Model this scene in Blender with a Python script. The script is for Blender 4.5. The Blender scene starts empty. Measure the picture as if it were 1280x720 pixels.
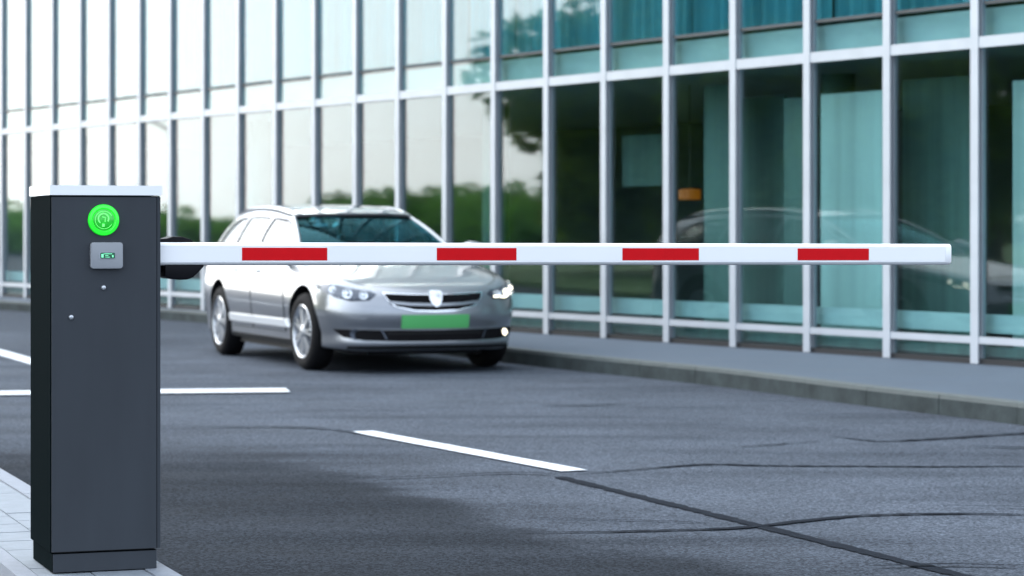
import bpy, bmesh, math, random
import numpy as np
from mathutils import Vector, Matrix, noise
from mathutils.bvhtree import BVHTree
from mathutils.geometry import delaunay_2d_cdt, intersect_point_tri_2d

random.seed(7)
R = math.radians
SC = bpy.context.scene
COL = SC.collection

# ------------------------------------------------------------------ camera
EYE = 1.25            # eye height above the road
FPX = 3200.0          # focal length in photo pixels (90 mm lens)
HOR = 282.0
cam = bpy.data.cameras.new('camera')
cam.lens = 90.0; cam.sensor_width = 36.0
cam.shift_y = (HOR - 360.0) / 1280.0
cam.clip_start = 0.1; cam.clip_end = 3000
cam.dof.use_dof = True; cam.dof.focus_distance = 8.9; cam.dof.aperture_fstop = 4.5
co = bpy.data.objects.new('camera', cam); COL.objects.link(co)
co.location = (0, 0, EYE); co.rotation_euler = (R(90), 0, 0)
SC.camera = co

# ------------------------------------------------------------------ light
SUN_AZ, SUN_EL = R(-54), R(27)      # azimuth clockwise from +Y
world = bpy.data.worlds.new('World'); SC.world = world; world.use_nodes = True
wn, wl = world.node_tree.nodes, world.node_tree.links
sky = wn.new('ShaderNodeTexSky'); sky.sky_type = 'NISHITA'; sky.sun_disc = False
sky.sun_elevation = SUN_EL; sky.sun_rotation = SUN_AZ
sky.air_density = 1.0; sky.dust_density = 2.0; sky.ozone_density = 2.5
bg = wn['Background']; bg.inputs[1].default_value = 0.13
# high thin overcast mixed over the clear sky
tc = wn.new('ShaderNodeTexCoord'); nz = wn.new('ShaderNodeTexNoise')
mp = wn.new('ShaderNodeMapping'); mp.inputs['Scale'].default_value = (1, 1, 3.5)
nz.inputs['Scale'].default_value = 1.6; nz.inputs['Detail'].default_value = 6; nz.inputs['Roughness'].default_value = .55
cr = wn.new('ShaderNodeMapRange'); cr.inputs[1].default_value = .30; cr.inputs[2].default_value = .75
cr.inputs[3].default_value = .45; cr.inputs[4].default_value = .92
mx = wn.new('ShaderNodeMix'); mx.data_type = 'RGBA'; # thin cloud is brighter towards the sun
gd = wn.new('ShaderNodeVectorMath'); gd.operation = 'DOT_PRODUCT'
gd.inputs[1].default_value = (math.sin(SUN_AZ) * math.cos(SUN_EL), math.cos(SUN_AZ) * math.cos(SUN_EL), math.sin(SUN_EL))
gr = wn.new('ShaderNodeMapRange'); gr.inputs[1].default_value = -.2; gr.inputs[2].default_value = 1.0; gr.inputs[3].default_value = .0; gr.inputs[4].default_value = 1.0
gr.interpolation_type = 'SMOOTHSTEP'
gm = wn.new('ShaderNodeMix'); gm.data_type = 'RGBA'; gm.inputs[6].default_value = (11.8, 13.4, 15.6, 1); gm.inputs[7].default_value = (31.5, 33.5, 35.5, 1)
wl.new(tc.outputs['Generated'], gd.inputs[0]); wl.new(gd.outputs['Value'], gr.inputs[0]); wl.new(gr.outputs[0], gm.inputs[0]); wl.new(gm.outputs[2], mx.inputs[7])
wl.new(tc.outputs['Generated'], mp.inputs[0]); wl.new(mp.outputs[0], nz.inputs[0])
wl.new(nz.outputs[0], cr.inputs[0]); wl.new(cr.outputs[0], mx.inputs[0])
wl.new(sky.outputs[0], mx.inputs[6]); wl.new(mx.outputs[2], bg.inputs[0])
sl = bpy.data.lights.new('sun', 'SUN'); sl.energy = .8; sl.angle = R(14); sl.color = (1, .95, .87)
so = bpy.data.objects.new('sun', sl); COL.objects.link(so)
sd = Vector((math.sin(SUN_AZ) * math.cos(SUN_EL), math.cos(SUN_AZ) * math.cos(SUN_EL), math.sin(SUN_EL)))
so.rotation_euler = (-sd).to_track_quat('-Z', 'Y').to_euler(); so.location = (0, 0, 30)
SC.view_settings.view_transform = 'Standard'; SC.view_settings.look = 'None'
SC.view_settings.gamma = 1.0; SC.view_settings.exposure = 0.42
SC.cycles.max_bounces = 8; SC.cycles.transparent_max_bounces = 12

# ------------------------------------------------------------------ helpers
def gp(px, py, h=0.0):
    """point at height h seen at photo pixel (px, py)"""
    d = (EYE - h) * FPX / (py - HOR)
    return ((px - 640.0) / FPX * d, d)

def tag(o, label=None, cat=None, group=None, kind=None):
    if label: o['label'] = label
    if cat: o['category'] = cat
    if group: o['group'] = group
    if kind: o['kind'] = kind
    return o

def empty(name, loc=(0, 0, 0), rz=0.0, **k):
    o = bpy.data.objects.new(name, None); COL.objects.link(o)
    o.location = loc; o.rotation_euler = (0, 0, rz); o.empty_display_size = .2
    return tag(o, **k)

def link_mesh(name, me, mats, parent=None):
    for m in (mats if isinstance(mats, (list, tuple)) else [mats]): me.materials.append(m)
    o = bpy.data.objects.new(name, me); COL.objects.link(o)
    if parent is not None: o.parent = parent
    return o

def finish(name, bm, mats, parent=None, smooth=None, bevel=0, segs=2):
    if bevel:
        es = [e for e in bm.edges if len(e.link_faces) == 2 and e.calc_face_angle(0) > R(35)]
        bmesh.ops.bevel(bm, geom=es, offset=bevel, segments=segs, affect='EDGES', profile=.6, clamp_overlap=True)
        if smooth is None: smooth = 40
    me = bpy.data.meshes.new(name); bm.to_mesh(me); bm.free()
    if smooth:
        me.polygons.foreach_set('use_smooth', [True] * len(me.polygons))
        me.set_sharp_from_angle(angle=R(smooth))
    return link_mesh(name, me, mats, parent)

def box(bm, x0, x1, y0, y1, z0, z1, M=None, mi=0):
    vs = [bm.verts.new((x, y, z)) for x in (x0, x1) for y in (y0, y1) for z in (z0, z1)]
    if M is not None:
        for v in vs: v.co = M @ v.co
    for f in ((0, 1, 3, 2), (4, 6, 7, 5), (0, 4, 5, 1), (2, 3, 7, 6), (0, 2, 6, 4), (1, 5, 7, 3)):
        fc = bm.faces.new([vs[i] for i in f]); fc.material_index = mi
    return vs

def fixn(bm): bmesh.ops.recalc_face_normals(bm, faces=bm.faces[:])

def prism(bm, poly, z0, z1, M=None, mi=0):
    """poly [(a,b)] in XY extruded z0..z1"""
    a = [bm.verts.new((p[0], p[1], z0)) for p in poly]; b = [bm.verts.new((p[0], p[1], z1)) for p in poly]
    n = len(poly); fs = [bm.faces.new(a[::-1]), bm.faces.new(b)]
    for i in range(n): fs.append(bm.faces.new((a[i], a[(i + 1) % n], b[(i + 1) % n], b[i])))
    for f in fs: f.material_index = mi
    if M is not None:
        for v in a + b: v.co = M @ v.co
    return a + b

def tube(bm, pts, rad, n=10, cap=True):
    pts = [Vector(p) for p in pts]
    rad = rad if isinstance(rad, (list, tuple)) else [rad] * len(pts)
    rings = []; up = None
    for i, p in enumerate(pts):
        d = (pts[min(i + 1, len(pts) - 1)] - pts[max(i - 1, 0)]).normalized()
        if up is None: up = d.orthogonal().normalized()
        up = (up - d * up.dot(d)).normalized(); s = d.cross(up)
        rings.append([bm.verts.new(p + (up * math.cos(2 * math.pi * k / n) + s * math.sin(2 * math.pi * k / n)) * rad[i]) for k in range(n)])
    for a, b in zip(rings, rings[1:]):
        for k in range(n): bm.faces.new((a[k], a[(k + 1) % n], b[(k + 1) % n], b[k]))
    if cap: bm.faces.new(rings[0][::-1]); bm.faces.new(rings[-1])

def lathe(bm, prof, M=None, n=40, closed=False, cap=True):
    """prof [(r, h)] round local Z"""
    rings = []
    for r, h in prof:
        rings.append([bm.verts.new((r * math.cos(2 * math.pi * k / n), r * math.sin(2 * math.pi * k / n), h)) for k in range(n)])
    pr = list(zip(rings, rings[1:])) + ([(rings[-1], rings[0])] if closed else [])
    for a, b in pr:
        for k in range(n): bm.faces.new((a[k], a[(k + 1) % n], b[(k + 1) % n], b[k]))
    if not closed and cap:
        for rg, r in ((rings[0], prof[0][0]), (rings[-1], prof[-1][0])):
            if r > 1e-5: bm.faces.new(rg)
    if M is not None:
        for rg in rings:
            for v in rg: v.co = M @ v.co
    bmesh.ops.remove_doubles(bm, verts=bm.verts[:], dist=1e-6)

def catmull(P, n):
    P = [np.array(p, float) for p in P]; m = len(P); out = []
    for i in range(n):
        t = i / (n - 1) * (m - 1); k = min(int(t), m - 2); u = t - k
        p0 = P[k - 1] if k > 0 else 2 * P[0] - P[1]
        p1, p2 = P[k], P[k + 1]
        p3 = P[k + 2] if k + 2 < m else 2 * P[-1] - P[-2]
        out.append(.5 * ((2 * p1) + (-p0 + p2) * u + (2 * p0 - 5 * p1 + 4 * p2 - p3) * u * u + (-p0 + 3 * p1 - 3 * p2 + p3) * u ** 3))
    return out

def rrect(w, h, r, n=5):
    out = []
    for cx, cy, a0 in ((w / 2 - r, h / 2 - r, 0), (-w / 2 + r, h / 2 - r, 90), (-w / 2 + r, -h / 2 + r, 180), (w / 2 - r, -h / 2 + r, 270)):
        for k in range(n + 1):
            a = R(a0 + 90 * k / n); out.append((cx + r * math.cos(a), cy + r * math.sin(a)))
    return out

# ------------------------------------------------------------------ materials
def mat(name, base, rough=.5, metal=0.0, var=0.0, scale=6.0, stretch=(1, 1, 1), bump=0.0, bscale=40.0, coat=0.0, rvar=0.0,
        spec=.5, ior=1.5, base2=None, emit=None, estr=0.0):
    m = bpy.data.materials.new(name); m.use_nodes = True
    N, L = m.node_tree.nodes, m.node_tree.links
    b = N['Principled BSDF']
    b.inputs['Base Color'].default_value = (*base, 1); b.inputs['Roughness'].default_value = rough
    b.inputs['Metallic'].default_value = metal; b.inputs['Coat Weight'].default_value = coat
    b.inputs['Coat Roughness'].default_value = .04
    b.inputs['Specular IOR Level'].default_value = spec; b.inputs['IOR'].default_value = ior
    if emit: b.inputs['Emission Color'].default_value = (*emit, 1); b.inputs['Emission Strength'].default_value = estr
    t = N.new('ShaderNodeTexCoord'); mp = N.new('ShaderNodeMapping'); mp.inputs['Scale'].default_value = stretch
    L.new(t.outputs['Object'], mp.inputs[0])
    if var or rvar or base2:
        n = N.new('ShaderNodeTexNoise'); n.inputs['Scale'].default_value = scale; n.inputs['Detail'].default_value = 7
        n.inputs['Roughness'].default_value = .6
        L.new(mp.outputs[0], n.inputs[0])
        if var or base2:
            mr = N.new('ShaderNodeMapRange'); mr.inputs[1].default_value = .3; mr.inputs[2].default_value = .7
            L.new(n.outputs[0], mr.inputs[0])
            mix = N.new('ShaderNodeMix'); mix.data_type = 'RGBA'
            c2 = base2 if base2 else tuple(min(1, c * (1 + var)) for c in base)
            c1 = base if base2 else tuple(c * (1 - var) for c in base)
            mix.inputs[6].default_value = (*c1, 1); mix.inputs[7].default_value = (*c2, 1)
            L.new(mr.outputs[0], mix.inputs[0]); L.new(mix.outputs[2], b.inputs['Base Color'])
        if rvar:
            r2 = N.new('ShaderNodeMapRange'); r2.inputs[1].default_value = .25; r2.inputs[2].default_value = .75
            r2.inputs[3].default_value = max(0, rough - rvar); r2.inputs[4].default_value = min(1, rough + rvar)
            L.new(n.outputs[0], r2.inputs[0]); L.new(r2.outputs[0], b.inputs['Roughness'])
    if bump:
        n3 = N.new('ShaderNodeTexNoise'); n3.inputs['Scale'].default_value = bscale; n3.inputs['Detail'].default_value = 4
        L.new(mp.outputs[0], n3.inputs[0])
        bp = N.new('ShaderNodeBump'); bp.inputs['Strength'].default_value = bump; bp.inputs['Distance'].default_value = .01
        L.new(n3.outputs[0], bp.inputs['Height']); L.new(bp.outputs[0], b.inputs['Normal'])
    return m

def glass_mat(name, tint, ior=2.2, rough=0.0, wave=0.0, refl=(1, 1, 1)):
    m = bpy.data.materials.new(name); m.use_nodes = True
    N, L = m.node_tree.nodes, m.node_tree.links
    N.remove(N['Principled BSDF'])
    out = N['Material Output']
    tr = N.new('ShaderNodeBsdfTransparent'); tr.inputs[0].default_value = (*tint, 1)
    gl = N.new('ShaderNodeBsdfGlossy'); gl.inputs['Roughness'].default_value = rough; gl.inputs[0].default_value = (*refl, 1)
    r0 = ((ior - 1) / (ior + 1)) ** 2
    ge = N.new('ShaderNodeNewGeometry'); dt = N.new('ShaderNodeVectorMath'); dt.operation = 'DOT_PRODUCT'
    L.new(ge.outputs['Normal'], dt.inputs[0]); L.new(ge.outputs['Incoming'], dt.inputs[1])
    ab = N.new('ShaderNodeMath'); ab.operation = 'ABSOLUTE'; L.new(dt.outputs['Value'], ab.inputs[0])
    om = N.new('ShaderNodeMath'); om.operation = 'SUBTRACT'; om.inputs[0].default_value = 1; om.use_clamp = True; L.new(ab.outputs[0], om.inputs[1])
    pw = N.new('ShaderNodeMath'); pw.operation = 'POWER'; pw.inputs[1].default_value = 5; L.new(om.outputs[0], pw.inputs[0])
    fr = N.new('ShaderNodeMath'); fr.operation = 'MULTIPLY_ADD'; fr.inputs[1].default_value = 1 - r0; fr.inputs[2].default_value = r0; L.new(pw.outputs[0], fr.inputs[0])
    mi = N.new('ShaderNodeMixShader')
    L.new(fr.outputs[0], mi.inputs[0]); L.new(tr.outputs[0], mi.inputs[1]); L.new(gl.outputs[0], mi.inputs[2])
    L.new(mi.outputs[0], out.inputs['Surface'])
    if wave:
        t = N.new('ShaderNodeTexCoord'); n = N.new('ShaderNodeTexNoise'); n.inputs['Scale'].default_value = .9; n.inputs['Detail'].default_value = 1
        b = N.new('ShaderNodeBump'); b.inputs['Strength'].default_value = wave; b.inputs['Distance'].default_value = .01
        L.new(t.outputs['Object'], n.inputs[0]); L.new(n.outputs[0], b.inputs['Height']); L.new(b.outputs[0], gl.inputs['Normal'])
    return m

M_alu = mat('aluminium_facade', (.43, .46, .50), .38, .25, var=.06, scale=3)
M_alu_shade = mat('aluminium_shaded_return', (.27, .30, .335), .4, .4, var=.06, scale=3)  # facade aluminium in a darker copy: shade on the mullion sides painted in
M_black = mat('black_rubber', (.012, .013, .015), .6, 0)
M_bar = mat('slab_bar_dark', (.03, .035, .04), .5)
M_glass = glass_mat('facade_glass', (.86, .965, .97), 1.55, 0.028, wave=.08)
M_teal_wall = mat('teal_wall', (.25, .36, .355), .7, 0, var=.13, scale=5, stretch=(1.4, 1, .05))
M_teal_mid = mat('teal_screen', (.055, .115, .105), .7, 0, var=.25, scale=5, stretch=(1.4, 1, .05))
M_curtain = mat('curtain_cloth', (.065, .32, .40), .85, 0, var=.22, scale=7, stretch=(1.2, 1, .06))
M_board = mat('spandrel_board', (.27, .37, .38), .6, 0, var=.10, scale=2, stretch=(1, 1, 3))
M_dark_int = mat('interior_dark', (.035, .05, .05), .8, 0, var=.2, scale=1)
M_int_floor = mat('interior_floor', (.12, .13, .13), .5, 0, var=.1)
M_ceiling = mat('interior_ceiling', (.20, .25, .25), .8, 0)
M_conc = mat('building_wall', (.32, .33, .35), .8, 0, var=.08, bump=.2)
M_white_lid = mat('white_lid_paint', (.80, .82, .84), .35, 0, coat=.3)
M_boom = mat('white_boom_paint', (.84, .85, .87), .30, 0, coat=.3, var=.015, scale=3)
M_red = mat('red_tape', (.58, .001, .006), .55, 0, var=.04, scale=30, spec=.15)
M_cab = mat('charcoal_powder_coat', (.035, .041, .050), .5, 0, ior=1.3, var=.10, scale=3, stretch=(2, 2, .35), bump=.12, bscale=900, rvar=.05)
M_cab_shade = mat('shaded_powder_coat', (.003, .006, .007), .7, 0, var=.05, scale=2, bump=.05, bscale=900, spec=.3, ior=1.04)  # cabinet coat darkened to near black: shade of the side faces painted in
M_gap = mat('dark_gap', (.006, .007, .009), .7)
M_dev = mat('grey_device_plastic', (.25, .265, .29), .4, 0, bump=.05, bscale=600)
M_green_ring = mat('green_lens', (.02, .75, .03), .25, 0, coat=.6, emit=(.01, 1, .02), estr=.35)
M_green_dark = mat('green_lamp_core', (.01, .38, .02), .3, 0, coat=.6, emit=(.005, .6, .01), estr=.25, var=.5, scale=60)
M_green_hi = mat('green_lamp_filament', (.25, .85, .25), .3, 0, emit=(.10, .9, .12), estr=.55)
M_scr = mat('green_display', (.01, .10, .05), .2, 0, coat=.5)
M_scr_hi = mat('display_segment', (.25, .75, .45), .3, 0, emit=(.15, .9, .4), estr=.5)
M_chrome = mat('chrome', (.82, .83, .85), .12, 1.0)
M_screw = mat('zinc_screw', (.55, .57, .6), .3, .9)
M_bracket = mat('black_bracket_plastic', (.004, .004, .006), .5, 0, spec=.12)
M_line = mat('road_paint', (.60, .63, .67), .75, 0, var=.30, scale=22, bump=.3, bscale=120)
M_tar = mat('tar_seal', (.012, .015, .021), .8, 0, spec=.25, ior=1.15, var=.15, scale=14, bump=.3, bscale=80)
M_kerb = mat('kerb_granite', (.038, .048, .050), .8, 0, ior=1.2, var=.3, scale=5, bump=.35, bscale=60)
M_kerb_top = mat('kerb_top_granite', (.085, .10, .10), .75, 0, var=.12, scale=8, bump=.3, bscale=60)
M_island_kerb = mat('pale_granite', (.17, .19, .225), .7, 0, var=.10, scale=22, bump=.35, bscale=140)
M_island_pave = mat('pale_pavers', (.16, .185, .215), .7, 0, var=.10, scale=12, bump=.35, bscale=120)
M_joint = mat('paver_joint', (.16, .17, .18), .9, 0)
M_grass = mat('grass', (.07, .15, .03), .9, 0, var=.4, scale=.7, bump=.6, bscale=8)
M_leaf = mat('tree_leaves', (.20, .31, .03), .6, 0, var=.5, scale=.8)
M_leaf2 = mat('shrub_leaves', (.16, .36, .05), .6, 0, var=.5, scale=1.0)
for m_ in (M_leaf, M_leaf2):
    N_, L_ = m_.node_tree.nodes, m_.node_tree.links; pb = N_['Principled BSDF']
    tl_ = N_.new('ShaderNodeBsdfTranslucent'); ms_ = N_.new('ShaderNodeMixShader'); ms_.inputs[0].default_value = .62
    src = pb.inputs['Base Color'].links[0].from_socket; L_.new(src, tl_.inputs[0])
    L_.new(pb.outputs[0], ms_.inputs[1]); L_.new(tl_.outputs[0], ms_.inputs[2]); L_.new(ms_.outputs[0], N_['Material Output'].inputs[0])
M_bark = mat('bark', (.08, .06, .045), .9, 0, var=.3, scale=8, bump=.5, bscale=30)
M_pole = mat('galvanised_pole', (.35, .37, .39), .5, .6)
M_orange = mat('orange_shade', (.22, .055, .006), .6, 0, emit=(1, .30, .02), estr=.13)

def attr_ground_material(name, c_light, c_dark, rough, streak=True):
    m = bpy.data.materials.new(name); m.use_nodes = True
    N, L = m.node_tree.nodes, m.node_tree.links; b = N['Principled BSDF']
    b.inputs['IOR'].default_value = 1.14; b.inputs['Specular IOR Level'].default_value = .3
    at = N.new('ShaderNodeAttribute'); at.attribute_name = 'wear'
    tc = N.new('ShaderNodeTexCoord')
    g = N.new('ShaderNodeTexNoise'); g.inputs['Scale'].default_value = 75; g.inputs['Detail'].default_value = 5; g.inputs['Roughness'].default_value = .8
    g2 = N.new('ShaderNodeTexNoise'); g2.inputs['Scale'].default_value = 1.3; g2.inputs['Detail'].default_value = 8; g2.inputs['Roughness'].default_value = .62
    L.new(tc.outputs['Object'], g.inputs[0]); L.new(tc.outputs['Object'], g2.inputs[0])
    mix = N.new('ShaderNodeMix'); mix.data_type = 'RGBA'
    mix.inputs[6].default_value = (*c_light, 1); mix.inputs[7].default_value = (*c_dark, 1)
    L.new(at.outputs['Fac'], mix.inputs[0])
    r1 = N.new('ShaderNodeMapRange'); r1.inputs[1].default_value = .3; r1.inputs[2].default_value = .7; r1.inputs[3].default_value = .30; r1.inputs[4].default_value = 1.8
    L.new(g.outputs[0], r1.inputs[0])
    r2 = N.new('ShaderNodeMapRange'); r2.inputs[1].default_value = .3; r2.inputs[2].default_value = .7; r2.inputs[3].default_value = .86; r2.inputs[4].default_value = 1.14
    L.new(g2.outputs[0], r2.inputs[0])
    vo = N.new('ShaderNodeTexVoronoi'); vo.inputs['Scale'].default_value = 95; L.new(tc.outputs['Object'], vo.inputs['Vector'])
    se = N.new('ShaderNodeSeparateColor'); L.new(vo.outputs['Color'], se.inputs[0])
    r3 = N.new('ShaderNodeMapRange'); r3.inputs[3].default_value = .45; r3.inputs[4].default_value = 1.55; L.new(se.outputs[0], r3.inputs[0])
    m0 = N.new('ShaderNodeMath'); m0.operation = 'MULTIPLY'; L.new(r1.outputs[0], m0.inputs[0]); L.new(r3.outputs[0], m0.inputs[1])
    mu = N.new('ShaderNodeMath'); mu.operation = 'MULTIPLY'; L.new(m0.outputs[0], mu.inputs[0]); L.new(r2.outputs[0], mu.inputs[1])
    vm = N.new('ShaderNodeVectorMath'); vm.operation = 'SCALE'; L.new(mix.outputs[2], vm.inputs[0]); L.new(mu.outputs[0], vm.inputs['Scale'])
    L.new(vm.outputs[0], b.inputs['Base Color'])
    rr = N.new('ShaderNodeMapRange'); rr.inputs[1].default_value = .3; rr.inputs[2].default_value = .7
    wr_ = N.new('ShaderNodeMath'); wr_.operation = 'MULTIPLY_ADD'; wr_.inputs[1].default_value = .25; L.new(at.outputs['Fac'], wr_.inputs[0])
    rr.inputs[3].default_value = rough - .08; rr.inputs[4].default_value = rough + .12
    L.new(g2.outputs[0], rr.inputs[0]); L.new(rr.outputs[0], wr_.inputs[2]); L.new(wr_.outputs[0], b.inputs['Roughness'])
    bp = N.new('ShaderNodeBump'); bp.inputs['Strength'].default_value = .5; bp.inputs['Distance'].default_value = .004
    L.new(g.outputs[0], bp.inputs['Height']); L.new(bp.outputs[0], b.inputs['Normal'])
    return m
M_asphalt = attr_ground_material('asphalt', (.072, .084, .105), (.014, .017, .0215), .68)
M_pavement = mat('pavement_asphalt', (.085, .108, .140), .65, 0, ior=1.25, var=.10, scale=1.2, bump=.3, bscale=160, rvar=.08)

# ------------------------------------------------------------------ ground: one sheet, fine near the camera
def axis(lo, hi, step, far, grow=1.25):
    a = list(np.arange(lo, hi + 1e-6, step)); s = step; x = a[-1]
    while x < far: s *= grow; x += s; a.append(x)
    s = step; x = lo; b = []
    while x > -far: s *= grow; x -= s; b.append(x)
    return b[::-1] + a

def inpoly(x, y, P):
    c = False; j = len(P) - 1
    for i in range(len(P)):
        if (P[i][1] > y) != (P[j][1] > y) and x < (P[j][0] - P[i][0]) * (y - P[i][1]) / (P[j][1] - P[i][1]) + P[i][0]: c = not c
        j = i
    return c
def sdist(x, y, P):
    d = 1e9
    for i in range(len(P)):
        ax, ay = P[i]; bx, by = P[(i + 1) % len(P)]
        dx, dy = bx - ax, by - ay; t = max(0, min(1, ((x - ax) * dx + (y - ay) * dy) / (dx * dx + dy * dy + 1e-9)))
        d = min(d, math.hypot(x - ax - t * dx, y - ay - t * dy))
    return d if inpoly(x, y, P) else -d
# a newer, darker surfacing in the near lane
PATCH = [gp(*p) for p in [(-900, 575), (100, 566), (330, 572), (440, 596), (560, 628), (640, 661), (735, 682), (812, 688), (890, 704), (960, 722), (1120, 790), (1500, 1000), (1500, 3000), (-3000, 3000)]]
def wear_at(x, y):
    w = .30 * (noise.noise(Vector((x * .35, y * .18, 0))) + .6 * noise.noise(Vector((x * .9, y * 1.4, 4)))) + .12
    # streaks lying across the lane
    s = noise.noise(Vector((x * .55, y * 2.6, 9))) + .5 * noise.noise(Vector((x * 1.3, y * 6.5, 2)))
    w += .34 * max(0, s)
    d = sdist(x, y, PATCH) + .22 * noise.noise(Vector((x * .9, y * 3.2, 3))) + .06 * noise.noise(Vector((x * 5, y * 9, 3)))
    soft = .10 if x > -.9 else .10 + .5 * min(1, (-.9 - x))
    k = 1 / (1 + math.exp(-d / soft * 2.2)) if abs(d) < 3 else (1 if d > 0 else 0)
    if y > 20: k = 0
    # ragged streaks left of the centre line
    lx = -.92 + (15.56 - y) * .49
    if x < lx and y < 18: w += .28 * min(1, (lx - x) * 1.0) * min(1, (18 - y) / 3)
    return max(0, min(1, w * (1 - k) + k * (.90 + .10 * s)))
xs = axis(-4.5, 6.0, .055, 900); ys = axis(7.6, 24.0, .075, 900)
nx, ny = len(xs), len(ys)
co_ = [(x, y, 0.0) for y in ys for x in xs]
fs_ = [(j * nx + i, j * nx + i + 1, (j + 1) * nx + i + 1, (j + 1) * nx + i) for j in range(ny - 1) for i in range(nx - 1)]
me = bpy.data.meshes.new('road'); me.from_pydata(co_, [], fs_)
at = me.attributes.new('wear', 'FLOAT', 'POINT')
at.data.foreach_set('value', [wear_at(c[0], c[1]) if (abs(c[0]) < 8 and 5 < c[1] < 30) else .25 for c in co_])
road = link_mesh('road', me, M_asphalt); road['kind'] = 'structure'

def strip(name, pts, w, z, m, wob=0.0, kind='structure', parent=None, step=.06, taper=False):
    if wob > .08: step = .025
    """painted or tarred strip along world points"""
    P = []
    for (a, b) in zip(pts, pts[1:]):
        n = max(1, int(math.dist(a, b) / step))
        for k in range(n): P.append((a[0] + (b[0] - a[0]) * k / n, a[1] + (b[1] - a[1]) * k / n))
    P.append(pts[-1]); bm = bmesh.new(); prev = None
    for i, p in enumerate(P):
        q = P[min(i + 1, len(P) - 1)]; r = P[max(i - 1, 0)]
        dx, dy = q[0] - r[0], q[1] - r[1]; l = math.hypot(dx, dy) or 1; nxx, nyy = -dy / l, dx / l
        ww = w / 2 * (1 + wob * noise.noise(Vector((p[0] * 4, p[1] * 4, w * 10))))
        if wob > .08: ww *= 1 + .55 * noise.noise(Vector((p[0] * 17, p[1] * 17, 5)))
        if taper: ww *= min(1, .15 + 3.5 * min(i, len(P) - 1 - i) / len(P))
        o = wob * .03 * noise.noise(Vector((p[0] * 13, p[1] * 13, 3))) + wob * .05 * noise.noise(Vector((p[0] * 2, p[1] * 2, 7)))
        a = bm.verts.new((p[0] + nxx * (ww + o), p[1] + nyy * (ww + o), z)); b = bm.verts.new((p[0] - nxx * (ww - o), p[1] - nyy * (ww - o), z))
        if prev: bm.faces.new((prev[0], a, b, prev[1]))
        prev = (a, b)
    fixn(bm)
    for f in bm.faces:
        if f.normal.z < 0: f.normal_flip()
    return finish(name, bm, m, parent)
def smooth2(P, n=24): return [tuple(p) for p in catmull(P, n)]

for nm, pts, w, m, wob, z in [
    ('lane_marking', [gp(452, 540.5), gp(718, 590)], .15, M_line, .05, .008),
    ('lane_marking', [gp(-420, 330), gp(0, 441), gp(62, 459)], .20, M_line, .04, .008),
    ('stop_line', [gp(-500, 498), gp(360, 489.3)], .46, M_line, .03, .012)]:
    o = strip(nm, pts, w, z, m, wob); o['kind'] = 'structure'
seams = [
    ([(700, 597), (760, 612), (935, 655), (1060, 686), (1215, 724), (1330, 752)], .070, .10),
    ([(722, 594), (795, 588), (880, 581.5), (960, 583), (1090, 584), (1280, 583.5), (1400, 583)], .045, .35),
    ([(655, 666.5), (800, 665), (925, 661), (1010, 652), (1090, 645), (1200, 643), (1290, 645), (1400, 648)], .05, .35),
    ([(640, 647.5), (760, 651), (930, 658)], .022, .6),
    ([(1035, 545.5), (1080, 551), (1110, 552.5), (1180, 549), (1290, 542), (1380, 536)], .075, .3),
    ([(915, 560), (980, 556), (1030, 552)], .04, .6),
    ([(200, 537), (270, 535.5), (350, 535), (410, 537.5), (452, 543.5)], .06, .5),
    ([(672, 508.5), (730, 508), (790, 506)], .07, .6),
    ([(1215, 559), (1300, 562), (1390, 566)], .07, .6),
    ([(450, 600), (540, 597), (640, 593), (705, 595)], .035, .6),
    ([(1165, 634), (1280, 636), (1380, 640)], .03, .6),
    ([(1080, 712), (1180, 709), (1300, 711)], .03, .6),
]
for i, (p, w, wob) in enumerate(seams):
    o = strip('tar_seam', smooth2([gp(*q) for q in p], 30), w * (1 if i in (0, 1, 2) else .75), .0045 + .0007 * i, M_tar, wob, taper=i > 0)
    o['kind'] = 'structure'

# ------------------------------------------------------------------ building frame of reference
XV = -1275.6
ANG = math.atan2(640 - XV, FPX)                 # facade runs this far left of the view axis
U = Vector((-math.sin(ANG), math.cos(ANG), 0)); NOUT = Vector((-math.cos(ANG), -math.sin(ANG), 0))
PAVE = .13
z0 = (EYE - PAVE) * FPX / (455 - HOR); F0 = Vector(((1222.5 - 640) / FPX * z0, z0, PAVE))
def t_of_px(px):
    k = (px - 640) / FPX      # (F0x + t Ux)/(F0y + t Uy) = k
    return (k * F0.y - F0.x) / (U.x - k * U.y)
MPX = [1222.5, 1112.5, 1012.5, 920, 836.5, 758, 686, 620, 559, 500, 446.5, 395, 346.5, 300, 256.5, 215, 176.5, 138.5, 102.5, 67.5, 34, 4]
BAY = 1.085
T = {i: t_of_px(p) for i, p in enumerate(MPX)}
for i in range(22, 28): T[i] = T[21] + BAY * (i - 21)
for i in range(-1, -7, -1): T[i] = T[0] + BAY * i
NLO, NHI = -6, 27
def bw(t, out, z=0.0):
    v = F0 + U * t + NOUT * out; return (v.x, v.y, PAVE + z)

# ------------------------------------------------------------------ kerb + pavement
kpx = [(1900, 640), (1500, 565), (1280, 532), (1070, 506), (880, 481), (640, 454.5), (440, 428), (240, 402.5), (20, 389)]
K = [gp(*p) for p in kpx]
K = [(K[0][0] + 2.8, K[0][1] - 6.0)] + K
K.append((K[-1][0] - 9, K[-1][1] + 14))
K = [tuple(p) for p in catmull(K, 120)]
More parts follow.
